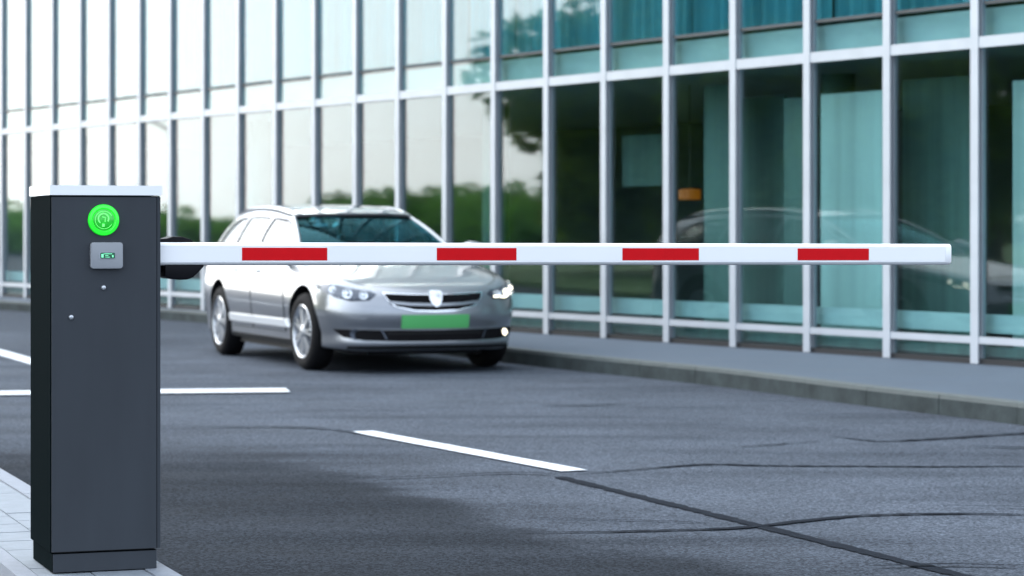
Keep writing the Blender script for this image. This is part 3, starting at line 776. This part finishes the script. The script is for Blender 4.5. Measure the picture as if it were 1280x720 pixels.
# --- patches laid on a surface
def densify(P, step):
    out = []
    for a, b in zip(P, P[1:] + P[:1]):
        n = max(1, int(math.dist(a, b) / step))
        for k in range(n): out.append((a[0] + (b[0] - a[0]) * k / n, a[1] + (b[1] - a[1]) * k / n))
    return out
def patch(name, bvh, poly, view, m, parent, off=.003, thick=.012, holes=(), step=.03, smooth=30, scale_in=0):
    """view 'F' (a=y,b=z seen from +x), 'L'/'R' (a=x,b=z), 'B' from -x, 'T' (a=x,b=y from above)"""
    loops = [densify(list(poly), step)] + [densify(list(h), step) for h in holes]
    V = []; E = []
    for lp in loops:
        s0 = len(V); V += lp; E += [(s0 + k, s0 + (k + 1) % len(lp)) for k in range(len(lp))]
    def inside(x, y):
        return inpoly(x, y, loops[0]) and not any(inpoly(x, y, h) for h in loops[1:])
    xs_ = [p[0] for p in loops[0]]; ys_ = [p[1] for p in loops[0]]
    x = min(xs_) + step / 2
    while x < max(xs_):
        y = min(ys_) + step / 2
        while y < max(ys_):
            if inside(x, y) and min(math.dist((x, y), q) for lp in loops for q in lp) > step * .45: V.append((x, y))
            y += step
        x += step
    vo, eo, fo, *_ = delaunay_2d_cdt([Vector(v) for v in V], E, [], 0, 1e-6)
    bm = bmesh.new(); top = []; bot = []
    for v in vo:
        a, b = v
        o, d = {'F': ((6, a, b), (-1, 0, 0)), 'B': ((-6, a, b), (1, 0, 0)), 'L': ((a, 3, b), (0, -1, 0)), 'R': ((a, -3, b), (0, 1, 0)), 'T': ((a, b, 3), (0, 0, -1))}[view]
        o, d = Vector(o), Vector(d); h = bvh.ray_cast(o, d)
        if h[0] is None:
            g = {'F': (2.2, a, b), 'B': (-2.3, a, b), 'L': (a, .8 - max(0, b - .95) * .55, b), 'R': (a, -.8 + max(0, b - .95) * .55, b), 'T': (a, b, .9)}[view]
            h = bvh.find_nearest(Vector(g))
        n = h[1] if h[1].dot(d) < 0 else -h[1]
        top.append(bm.verts.new(h[0] + n * off)); bot.append(h[0] + n * (off - thick))
    for f in fo:
        cx = sum(vo[i][0] for i in f) / len(f); cy = sum(vo[i][1] for i in f) / len(f)
        if inside(cx, cy):
            try: bm.faces.new([top[i] for i in f])
            except ValueError: pass
    bm.normal_update()
    ref = {'F': Vector((1, 0, 0)), 'B': Vector((-1, 0, 0)), 'L': Vector((0, 1, 0)), 'R': Vector((0, -1, 0)), 'T': Vector((0, 0, 1))}[view]
    for f in bm.faces:
        if f.normal.dot(ref) < 0: f.normal_flip()
    be = [e for e in bm.edges if len(e.link_faces) == 1]; mp_ = {}
    for e in be:
        for v in e.verts:
            if v not in mp_: mp_[v] = bm.verts.new(bot[top.index(v)])
    for e in be:
        a, b = e.verts; bm.faces.new((a, b, mp_[b], mp_[a]))
    for v in [v for v in bm.verts if not v.link_faces]: bm.verts.remove(v)
    bmesh.ops.recalc_face_normals(bm, faces=bm.faces[:])
    c = sum((f.normal.dot(ref) for f in bm.faces if abs(f.normal.dot(ref)) > .5), 0.0)
    if c < 0: bmesh.ops.reverse_faces(bm, faces=bm.faces[:])
    return finish(name, bm, m, parent, smooth=smooth)
def curve_poly(P, n=40):
    """closed smooth loop"""
    m = len(P); Q = [P[-1]] + list(P) + [P[0], P[1]]; out = []
    for i in range(m):
        p0, p1, p2, p3 = (np.array(Q[i + k], float) for k in range(4))
        for k in range(max(2, n // m)):
            u = k / max(2, n // m); q = .5 * ((2 * p1) + (-p0 + p2) * u + (2 * p0 - 5 * p1 + 4 * p2 - p3) * u * u + (-p0 + 3 * p1 - 3 * p2 + p3) * u ** 3); out.append(tuple(q))
    return out
def mir(P): return [(-a, b) for a, b in P][::-1]

# --- front fascia
hood_seam = [(y, .722 + .012 * (abs(y) / .6) ** 2 + .008) for y in np.linspace(-.60, .60, 21)]
grp = [(-.47, .690), (-.25, .680), (0, .676), (.25, .680), (.47, .690), (.44, .640), (.37, .585), (.20, .556), (0, .550), (-.20, .556), (-.37, .585), (-.44, .640)]
grp = [(a * .93, b - .018) for a, b in grp]
grille = patch('grille', BV, grp, 'F', M_mesh, car, off=.011, thick=.02, step=.018)
def ring_poly(P, k, dz=0):
    cx = sum(p[0] for p in P) / len(P); cy = sum(p[1] for p in P) / len(P)
    return [(cx + (p[0] - cx) * (1 + k * .35), cy + (p[1] - cy) * (1 + k * 2.2)) for p in P]
patch('grille_surround', BV, ring_poly(grp, .07), 'F', M_chrome, grille, off=.012, thick=.014, holes=[grp], step=.025)
bar_poly = [(-.43, .628), (-.25, .612), (0, .604), (.25, .612), (.43, .628), (.42, .607), (.25, .590), (0, .582), (-.25, .590), (-.42, .607)]
patch('grille_bar', BV, [(a * .93, b - .018) for a, b in bar_poly], 'F', M_paint, grille, off=.018, step=.02)
emb = [(-.075, .700), (0, .710), (.075, .700), (.070, .640), (.045, .590), (0, .566), (-.045, .590), (-.070, .640)]
patch('emblem', BV, curve_poly([(a * .78, (b - .64) * .85 + .62) for a, b in emb], 32), 'F', M_chrome, car, off=.034, thick=.04, step=.02)
patch('number_plate', BV, [(-.30, .385), (.30, .385), (.30, .497), (-.30, .497)], 'F', M_plate, car, off=.012, thick=.012, step=.05)
intake = [(-.80, .385), (-.42, .378), (0, .375), (.42, .378), (.80, .385), (.74, .315), (.60, .292), (.30, .284), (0, .282), (-.30, .284), (-.60, .292), (-.74, .315)]
intake = [(a, b - .008) for a, b in intake]
ik = patch('lower_intake', BV, intake, 'F', M_mesh, car, off=.012, thick=.02, step=.018)
patch('intake_blade', BV, [(-.42, .345), (.42, .345), (.42, .335), (-.42, .335)], 'F', M_dark, ik, off=.014, step=.05)
for s_ in (-1, 1):
    q = [(.46, .375), (.475, .375), (.435, .292), (.42, .292)]; q = q if s_ > 0 else mir(q)
    patch('intake_divider', BV, q, 'F', M_housing, ik, off=.014, step=.02)
patch('chin_spoiler', BV, [(-.72, .212), (.72, .212), (.72, .236), (.3, .240), (-.3, .240), (-.72, .236)], 'F', M_dark, car, off=.006, step=.04)
def hit(view, a, b, off=0):
    o, d = {'F': ((6, a, b), (-1, 0, 0)), 'L': ((a, 3, b), (0, -1, 0)), 'R': ((a, -3, b), (0, 1, 0))}[view]
    h = BV.ray_cast(Vector(o), Vector(d)); n = h[1] if h[1].dot(Vector(d)) < 0 else -h[1]
    return h[0] + n * off, n
def disc_on(name, p, n, r_, m, parent, depth=.02, prof=None):
    q = n.to_track_quat('Z', 'Y').to_matrix().to_4x4(); bm = bmesh.new()
    lathe(bm, prof or [(r_, 0), (r_ * .8, depth * .7), (r_ * .4, depth), (.001, depth)], Matrix.Translation(p) @ q, 24)
    return finish(name, bm, m, parent, smooth=50)
for s_ in (-1, 1):
    # s=-1 : the car's right, screen left, unlit; s=+1 lit
    hp = [(.50, .672), (.56, .628), (.70, .620), (.80, .650), (.858, .705), (.868, .760), (.80, .748), (.66, .712), (.54, .694)]
    hp = hp if s_ > 0 else mir(hp)
    hl = patch('headlight', BV, hp, 'F', M_housing, car, off=.003, step=.02)
    patch('headlight_trim', BV, ring_poly(hp, .05), 'F', M_dark, hl, off=.002, thick=.01, step=.03)
    for (yy, zz, rr) in ((.60, .660, .036), (.715, .672, .042), (.80, .705, .030)):
        p, n = hit('F', yy * s_, zz, .004); n = (n + Vector((1.2, 0, 0))).normalized()
        disc_on('lamp_bowl', p, n, rr, M_refl, hl, .018, [(rr, 0), (rr, .016), (rr * .86, .016), (rr * .55, .004), (.001, .001)])
        if s_ > 0 and yy > .65: disc_on('bulb', p + n * .006, n, rr * .78, M_lit, hl, .02)
        elif s_ < 0: disc_on('bulb', p + n * .004, n, rr * .42, M_chrome, hl, .016)
    if s_ > 0:
        patch('light_strip', BV, [(.56, .636), (.69, .628), (.79, .656), (.785, .668), (.69, .641), (.565, .648)], 'F', M_lit, hl, off=.012, step=.02)
    patch('lens', BV, hp, 'F', M_lens, hl, off=.030, thick=.026, step=.02)
    p, n = hit('F', .665 * s_, .335, .004)
    fg = disc_on('fog_lamp', p, (n + Vector((.8, 0, 0))).normalized(), .042, M_housing, car, .02, [(.046, -.005), (.046, .014), (.038, .014), (.026, .008), (.001, .006)])
    if s_ > 0: disc_on('bulb', p + n * .010, (n + Vector((.8, 0, 0))).normalized(), .030, M_lit, fg, .012)
# hood shut line
hs = [(y, .742 - .0) for y in np.linspace(-.5, .5, 11)]
for s_ in (-1, 1):
    L_ = [(.95, .800), (1.3, .79), (1.7, .755), (2.0, .66), (2.10, .56)]
    q = [(a, s_ * b) for a, b in L_]; q2 = [(a, s_ * (b - .007)) for a, b in L_][::-1]
    patch('hood_seam', BV, q + q2, 'T', M_gap, car, off=.0015, thick=.004, step=.05)

# --- side details: doors with shut lines, handles, painted sill highlight
for s_, vw in ((-1, 'R'), (1, 'L')):
    for (dp, hx) in (([(.86, .31), (.90, .60), (.78, .925), (-.12, .945), (-.14, .31)], -.02), ([(-.155, .31), (-.135, .945), (-.93, .96), (-1.02, .80), (-.90, .62), (-.86, .31)], -.80)):
        cx = sum(p[0] for p in dp) / len(dp); cy = sum(p[1] for p in dp) / len(dp)
        sm = [(cx + (p[0] - cx) * .985, cy + (p[1] - cy) * .978) for p in dp]
        d = patch('door', BV, sm, vw, M_paint, car, off=.0065, thick=.006, step=.06)
        patch('door_seam', BV, dp, vw, M_gap, d, off=.0022, thick=.006, step=.06, holes=[[(cx + (p[0] - cx) * .95, cy + (p[1] - cy) * .94) for p in dp]])
        p, n = hit(vw, hx, .84, .010)
        bm = bmesh.new(); tube(bm, [p + Vector((-.09, 0, 0)), p + Vector((-.075, .026 * s_, .002)), p + Vector((.07, .026 * s_, .002)), p + Vector((.09, 0, 0))], [.010, .013, .013, .010], 8)
        finish('door_handle', bm, M_chrome, d, smooth=50)
    patch('sill_highlight', BV, [(-.93, .36), (-.93, .425), (.93, .425), (.99, .36)], vw, M_chrome if False else mat('sill_highlight_bright', (.78, .80, .82), .3, .35, coat=.6), car, off=.022, thick=.024, step=.06)  # bright raised strip standing in for the highlight along the sill
    patch('sill_skirt', BV, [(-.92, .215), (-.92, .250), (.98, .250), (.98, .215)], vw, M_dark, car, off=.006, step=.08)

# --- greenhouse: surfaces first, panels laid on them
GL = {}
top_edge = [(.06, .565, 1.322), (-.35, .610, 1.370), (-.85, .622, 1.388), (-1.45, .600, 1.370), (-2.02, .545, 1.305)]
NT = 30; te = catmull(top_edge, NT)
def bottom_pt(u):
    x = .90 + (-2.36 - .90) * u
    y = .80 if x > -1.3 else .80 - .13 * ss(-1.3, -2.4, x) * 1.0
    y = .80 - .07 * ss(.2, .95, x) - .14 * ss(-1.2, -2.4, x) if False else (.80 - .06 * ss(.2, .95, x) - (.15 * ((-1.2 - x) / 1.2) ** 2 if x < -1.2 else 0))
    return np.array((x, y, ztop(x) + .004))
def side_pt(u, b, s_):
    k = u * (NT - 1); i = min(int(k), NT - 2); t = te[i] + (te[i + 1] - te[i]) * (k - i); bt = bottom_pt(u)
    p = bt + (t - bt) * b; bul = 4 * b * (1 - b) * .030; return (p[0], (p[1] + bul) * s_, p[2])
def side_ext(u, b, s_):
    uu = max(0, min(1, u)); p = np.array(side_pt(uu, b if b < 1 else 1, s_))
    if u != uu:
        e = np.array(side_pt(uu + (.02 if uu == 0 else -.02), min(b, 1), s_)); p = p + (p - e) / .02 * abs(u - uu)
    if b > 1:
        q = np.array(side_pt(uu, .97, s_)); r_ = np.array(side_pt(uu, 1, s_)); p = p + (r_ - q) / .03 * (b - 1)
    return tuple(p)
def grid_surface(fn, n, m_):
    bm = bmesh.new(); V = [[bm.verts.new(fn(i / n, j / m_)) for j in range(m_ + 1)] for i in range(n + 1)]
    for i in range(n):
        for j in range(m_): bm.faces.new((V[i][j], V[i + 1][j], V[i + 1][j + 1], V[i][j + 1]))
    bmesh.ops.recalc_face_normals(bm, faces=bm.faces[:]); return bm
W1 = [(.69, .985), (.13, 1.275), (.00, 1.307), (-.20, 1.322), (-.30, 1.325), (-.36, .985)]
W2 = [(-.43, .985), (-.37, 1.328), (-.70, 1.338), (-1.05, 1.332), (-1.20, .995)]
W3 = [(-1.27, .995), (-1.12, 1.328), (-1.45, 1.315), (-1.72, 1.260), (-1.96, 1.12), (-2.02, 1.03), (-1.9, 1.00)]
for s_, vw in ((-1, 'R'), (1, 'L')):
    sb = grid_surface(lambda u, b: side_ext(-.05 + 1.10 * u, -.05 + 1.13 * b, s_), 60, 24); bv = BVHTree.FromBMesh(sb); sb.free(); GL[s_] = bv
    edge = [side_pt(u, 0, s_) for u in np.linspace(0, 1, 24)] + [side_pt(u, 1, s_) for u in np.linspace(1, 0, 24)]
    poly = [(p[0], p[2]) for p in edge]
    fr = patch('window_frame', bv, poly, vw, M_paint, car, off=.000, thick=.03, holes=[W1, W2, W3], step=.06)
    for Wn in (W1, W2, W3):
        cx = sum(p[0] for p in Wn) / len(Wn); cy = sum(p[1] for p in Wn) / len(Wn)
        inn = [(cx + (p[0] - cx) * .955, cy + (p[1] - cy) * .93) for p in Wn]
        w_ = patch('side_window', bv, Wn, vw, M_sglass, car, off=-.008, thick=.004, step=.07)
        patch('window_seal', bv, Wn, vw, M_dark, w_, off=.002, thick=.014, holes=[inn], step=.05)
# roof
def roof_pt(u, a):
    k = u * (NT - 1); i = min(int(k), NT - 2); t = te[i] + (te[i + 1] - te[i]) * (k - i); aa = 1 - 2 * a
    sh = 1 - abs(aa) ** 3.0
    return (t[0] + (.10 * (1 - aa * aa)) * max(0, 1 - u * 5), t[1] * aa, t[2] + (.034 * sh) * min(1, .45 + u * 6))
bm = grid_surface(roof_pt, 30, 24)
bmesh.ops.solidify(bm, geom=bm.faces[:], thickness=-.03); roof = finish('roof', bm, M_paint, car, smooth=40)
def ws_pt(u, b):   # u across, b up
    a = 1 - 2 * u; hd = np.array(roof_pt(0, u)); yb = .752 * a
    bt = np.array((.90 + .13 * (1 - a * a), yb, .930 + .045 * (1 - abs(a) ** 2)))
    p = bt + (hd - bt) * b; bl = 4 * b * (1 - b) * .035
    return (p[0] + bl * .6, p[1] * (1), p[2] + bl * .8)
bm = grid_surface(ws_pt, 24, 12); bmesh.ops.solidify(bm, geom=bm.faces[:], thickness=.006)
wsc = finish('windscreen', bm, M_cglass, car, smooth=60)
for s_ in (0, 1):
    bm = bmesh.new(); tube(bm, [Vector(ws_pt(s_, b)) for b in np.linspace(0, 1, 10)], .022, 8)
    finish('windscreen_pillar', bm, M_paint, car, smooth=60)
bm = bmesh.new()
hdv = [Vector(ws_pt(u, .985)) + Vector((.004, 0, .006)) for u in np.linspace(.02, .98, 20)]; tube(bm, hdv, .010, 6)
finish('windscreen_seal', bm, M_dark, wsc, smooth=60)
def rw_pt(u, b):
    a = 1 - 2 * u; t = np.array(roof_pt(1, u)); bt0 = bottom_pt(1); bt = np.array((bt0[0] - .05 * (1 - a * a), bt0[1] * a, bt0[2]))
    p = bt + (t - bt) * b; return (p[0] - .03 * 4 * b * (1 - b), p[1], p[2])
rb = grid_surface(rw_pt, 20, 10); rbv = BVHTree.FromBMesh(rb); rb.free()
oe = [rw_pt(u, 0) for u in np.linspace(0, 1, 12)] + [rw_pt(u, 1) for u in np.linspace(1, 0, 12)]
rwp = [(-.52, 1.03), (.52, 1.03), (.44, 1.27), (-.44, 1.27)]
patch('tailgate', rbv, [(p[1], p[2]) for p in oe], 'B', M_paint, car, off=0, thick=.03, holes=[rwp], step=.07)
patch('rear_window', rbv, rwp, 'B', M_sglass, car, off=-.006, thick=.004, step=.08)
for s_ in (-1, 1):
    bm = bmesh.new()
    rp = [Vector((te[i][0], te[i][1] * s_ * .93, te[i][2] + .026)) for i in range(2, NT - 2)]
    rp = [rp[0] + Vector((.03, 0, -.03))] + rp + [rp[-1] + Vector((-.03, 0, -.03))]
    tube(bm, rp, .024, 10)
    finish('roof_rail', bm, M_paint, car, smooth=50)
    # mirror
    bm = bmesh.new(); bmesh.ops.create_icosphere(bm, subdivisions=3, radius=1)
    for v in bm.verts:
        p = v.co; k = 1 if p.x > 0 else .45
        v.co = Vector((p.x * .085 * k, p.y * .125, p.z * .078 * (1 - .15 * p.y * s_)))
        v.co += Vector((.62, s_ * .985, 1.030))
    mr_ = finish('door_mirror', bm, M_paint, car, smooth=60)
    bm = bmesh.new(); tube(bm, [(.66, s_ * .80, .965), (.64, s_ * .88, .985), (.62, s_ * .93, 1.005)], [.028, .022, .03], 8); finish('mirror_stalk', bm, M_dark, mr_, smooth=50)
    bm = bmesh.new(); lathe(bm, [(.001, 0), (.9, 0)], Matrix.Translation((.582, s_ * .985, 1.03)) @ Matrix.Rotation(R(-90), 4, 'Y') @ Matrix.Diagonal((.066, .105, 1, 1)), 24); finish('mirror_glass', bm, M_chrome, mr_)
    tl = [(-.80, .70), (-.55, .70), (-.58, .90), (-.80, .92)]; tl = tl if s_ < 0 else mir(tl)
    patch('tail_light', BV, tl, 'B', M_tail, car, off=.012, step=.05)
# wipers
for s_, x0 in ((1, .1), (1, -.55)):
    bm = bmesh.new(); pts = []
    for k in range(6):
        y = x0 + .5 * k / 5; u = (1 - y / .74) / 2; p = Vector(ws_pt(max(.02, min(.98, u)), .04 + .10 * (k / 5) * .6)); pts.append(p + Vector((.012, 0, .012)))
    tube(bm, pts, .007, 6); finish('wiper', bm, M_dark, car)
# interior
bm = bmesh.new(); box(bm, .42, .86, -.70, .70, .62, .92); dsh = finish('dashboard', bm, M_int, car, bevel=.05)
for s_ in (-1, 1):
    bm = bmesh.new(); box(bm, -.52, -.02, s_ * .36 - .24, s_ * .36 + .24, .52, .66)
    st_ = finish('seat', bm, M_seat, car, bevel=.04)
    bm = bmesh.new(); box(bm, -.09, .09, -.23, .23, 0, .60, Matrix.Translation((-.52, s_ * .36, .58)) @ Matrix.Rotation(R(-16), 4, 'Y')); finish('backrest', bm, M_seat, st_, bevel=.05)
    bm = bmesh.new(); box(bm, -.05, .05, -.13, .13, 0, .17, Matrix.Translation((-.70, s_ * .36, 1.18)) @ Matrix.Rotation(R(-10), 4, 'Y')); finish('headrest', bm, M_seat, st_, bevel=.04)
bm = bmesh.new(); box(bm, -1.62, -1.10, -.64, .64, .55, .68); rs_ = finish('rear_seat', bm, M_seat, car, bevel=.04)
bm = bmesh.new(); box(bm, -1.72, -1.56, -.62, .62, .62, 1.08); finish('rear_backrest', bm, M_seat, rs_, bevel=.04)
bm = bmesh.new(); lathe(bm, [(.185 + .014 * math.cos(t), .014 * math.sin(t)) for t in np.linspace(0, 2 * math.pi, 9)[:-1]], Matrix.Translation((.34, .36, .93)) @ Matrix.Rotation(R(-65), 4, 'Y'), 32, closed=True)
sw = finish('steering_wheel', bm, M_dark, car, smooth=60)
bm = bmesh.new(); box(bm, -.18, .18, -.02, .02, -.006, .010, Matrix.Translation((.34, .36, .93)) @ Matrix.Rotation(R(-65), 4, 'Y') @ Matrix.Rotation(R(90), 4, 'Z'))
tube(bm, [(.34, .36, .93), (.55, .36, .84)], .03, 8); finish('steering_column', bm, M_dark, sw)
bm = bmesh.new(); box(bm, .0, .02, -.12, .12, 1.26, 1.32); finish('rear_view_mirror', bm, M_dark, car, bevel=.008)
# wheels
def wheel(x, s_, steer=0):
    root_M = Matrix.Translation((x, s_ * .905, WR)) @ Matrix.Rotation(steer, 4, 'Z') @ Matrix.Rotation(R(-90 * s_), 4, 'X')
    # local Z -> outward
    bm = bmesh.new()
    lathe(bm, [(.222, -.03), (.232, -.008), (.262, .000), (.300, -.006), (.322, -.024), (.333, -.045), (.335, -.10), (.335, -.16), (.325, -.195), (.29, -.21), (.235, -.20), (.225, -.18)], root_M, 56, closed=True)
    for f in bm.faces: pass
    fixn(bm); w_ = finish('wheel', bm, M_tyre, car, smooth=40)
    bm = bmesh.new()
    lathe(bm, [(.232, -.008), (.226, -.004), (.214, -.010), (.206, -.030), (.200, -.16), (.226, -.19)], root_M, 48, cap=False)
    nsp = 7
    for k in range(nsp):
        for da in (-.13, .13):
            a = 2 * math.pi * k / nsp; Mk = root_M @ Matrix.Rotation(a, 4, 'Z')
            v = []
            for (r_, aa, w1, zt) in ((.045, da * .4, .020, -.012), (.13, da, .013, -.016), (.212, da * .98, .016, -.014)):
                cx, cy = r_ * math.cos(aa), r_ * math.sin(aa); tx, ty = -math.sin(aa), math.cos(aa)
                v.append([bm.verts.new(Mk @ Vector((cx + tx * w, cy + ty * w, z))) for w, z in ((-w1, zt - .03), (-w1 * .75, zt), (w1 * .75, zt), (w1, zt - .03))])
            for p, q in zip(v, v[1:]):
                for j in range(4): bm.faces.new((p[j], p[(j + 1) % 4], q[(j + 1) % 4], q[j]))
    lathe2 = bmesh.new(); lathe(lathe2, [(.055, -.045), (.055, -.012), (.045, -.006), (.001, -.004)], root_M, 24); tm = bpy.data.meshes.new('t'); lathe2.to_mesh(tm); lathe2.free(); bm.from_mesh(tm); bpy.data.meshes.remove(tm)
    fixn(bm); finish('rim', bm, M_rim, w_, smooth=35)
    bm = bmesh.new(); lathe(bm, [(.001, -.075), (.150, -.075), (.150, -.095), (.001, -.095)], root_M, 32); finish('brake_disc', bm, mat('brake_steel', (.12, .12, .13), .4, .8), w_, smooth=30)
    bm = bmesh.new(); lathe(bm, [(.001, -.15), (.198, -.15)], root_M, 32); finish('wheel_back', bm, M_dark, w_)
for s_ in (-1, 1):
    wheel(FAX, s_, R(3)); wheel(RAX, s_)
# dark wheel-well liners and underbody
bm = bmesh.new(); box(bm, -2.1, 2.0, -.50, .50, .15, .30); box(bm, -.90, .98, -.80, .80, .152, .24); finish('underbody', bm, M_dark, car, bevel=.02)

# ------------------------------------------------------------------ trees, shrubs and a lamp across the road (mirrored in the glass)
def leaf_crown(name, parent, clumps, n, size, m, seed):
    rnd = random.Random(seed); V = []; Fc = []
    for _ in range(n):
        c, rr, wz = rnd.choice(clumps)
        while True:
            p = Vector((rnd.uniform(-1, 1), rnd.uniform(-1, 1), rnd.uniform(-1, 1)))
            if .25 < p.length < 1: break
        p = Vector((p.x * rr, p.y * rr, p.z * rr * wz)) + Vector(c)
        a = Vector((rnd.gauss(0, 1), rnd.gauss(0, 1), rnd.gauss(0, .6))).normalized(); b = a.orthogonal().normalized()
        b = Matrix.Rotation(rnd.uniform(0, 6.28), 3, a) @ b; s_ = size * rnd.uniform(.6, 1.4); i = len(V)
        V += [p - a * s_, p + b * s_ * .5, p + a * s_, p - b * s_ * .5]; Fc.append((i, i + 1, i + 2, i + 3))
    me = bpy.data.meshes.new(name); me.from_pydata([tuple(v) for v in V], [], Fc)
    return link_mesh(name, me, m, parent)
def make_tree(seed, h):
    rnd = random.Random(seed); t = empty('broadleaf_tree')
    bm = bmesh.new(); tube(bm, [(0, 0, -.1), (.05, .02, h * .2), (-.04, .05, h * .45), (.02, 0, h * .75)], [.24, .19, .14, .05], 10)
    clumps = []
    for k in range(22):
        a = rnd.uniform(0, 6.28); z = rnd.uniform(.12, .95) * h; rad = (1.0 - abs(z / h - .5) * 1.2) * h * .34 * rnd.uniform(.5, 1.0)
        c = (math.cos(a) * rad, math.sin(a) * rad, z); zz = z * .72
        tube(bm, [(0, 0, zz * .8), (c[0] * .5, c[1] * .5, zz), (c[0], c[1], z)], [.07, .045, .015], 6)
        clumps.append((c, h * rnd.uniform(.11, .18), rnd.uniform(.7, 1.0)))
    finish('trunk', bm, M_bark, t, smooth=60)
    leaf_crown('crown', t, clumps, 16000, .17, M_leaf, seed); return t
def mirror_of(px, D):
    v = Vector(((px - 640) / FPX * D, D, 0)); n = NOUT; q = Vector((F0.x, F0.y, 0)); return v - n * (2 * (v - q).dot(n))
def copy_tree(o, parent=None):
    c = o.copy(); COL.objects.link(c); c.parent = parent
    for ch in list(o.children): copy_tree(ch, c)
    return c
tspots = [(838, 62, 12.0, 'tallest dark leafy tree across the road nearest the open sky in the glass reflection'),
          (915, 58, 8.5, 'dark leafy tree across the road reflected just right of the tallest one'),
          (1020, 57, 9.0, 'dark leafy tree across the road reflected in the middle right panes'),
          (1130, 55, 9.2, 'dark leafy tree across the road reflected behind the free end of the boom'),
          (1240, 54, 8.8, 'dark leafy tree across the road reflected in the right end panes')]
protos = [make_tree(11, 9.0), make_tree(23, 9.0), make_tree(31, 9.0)]
for i, (px, Dd, hh, lb) in enumerate(tspots):
    o = protos[i] if i < 3 else copy_tree(protos[i - 3])
    p = mirror_of(px, Dd); o.location = (p.x, p.y, .1); o.rotation_euler = (0, 0, i * 1.7); o.scale = (hh / 9,) * 3
    tag(o, lb, 'tree', 'trees across the road')
def make_shrub(seed):
    rnd = random.Random(seed); t = empty('shrub')
    bm = bmesh.new(); cl = []
    for k in range(9):
        c = (rnd.uniform(-1.8, 1.8), rnd.uniform(-1.0, 1.0), rnd.uniform(.5, 1.25)); cl.append((c, rnd.uniform(.6, .95), .75))
        tube(bm, [(c[0] * .3, c[1] * .3, -.05), (c[0], c[1], c[2])], [.05, .015], 5)
    finish('trunk', bm, M_bark, t); leaf_crown('crown', t, cl, 2600, .12, M_leaf2, seed); return t
sh = [make_shrub(5), make_shrub(6)]
ns = 0
for k in range(26):
    px = -140 + k * 32.5; Dd = 112 + 5 * math.sin(k * 1.3) - max(0, px - 380) * .10
    p = mirror_of(px, Dd); o = sh[ns] if ns < 2 else copy_tree(sh[ns % 2]); ns += 1
    f = random.uniform(.78, 1.25) * (1.28 if px > 430 else 1.0)
    o.location = (p.x, p.y, .05); o.rotation_euler = (0, 0, random.uniform(0, 6)); o.scale = (1.15 * f, 1.15 * f, .98 * f)
    tag(o, 'green leafy shrub in the low row beyond the grass, reflected in the glass', 'shrub', 'shrub row across the road')
# leaning street lamp mirrored in the panes
p = mirror_of(221, 80)
lp = empty('street_lamp', (p.x, p.y, .1), label='thin grey street lamp across the road reflected in the left panes', cat='street lamp')
bm = bmesh.new(); tube(bm, [(0, 0, 0), (0, 0, 2.4), (.0, 0, 3.4), (.25, .25, 4.1), (.55, .55, 4.35)], [.07, .055, .05, .045, .04], 10); finish('pole', bm, M_pole, lp, smooth=60)
bm = bmesh.new(); box(bm, -.28, .28, -.09, .09, -.04, .05, Matrix.Translation((.72, .72, 4.38)) @ Matrix.Rotation(R(45), 4, 'Z')); finish('lamp_head', bm, M_pole, lp, bevel=.03)
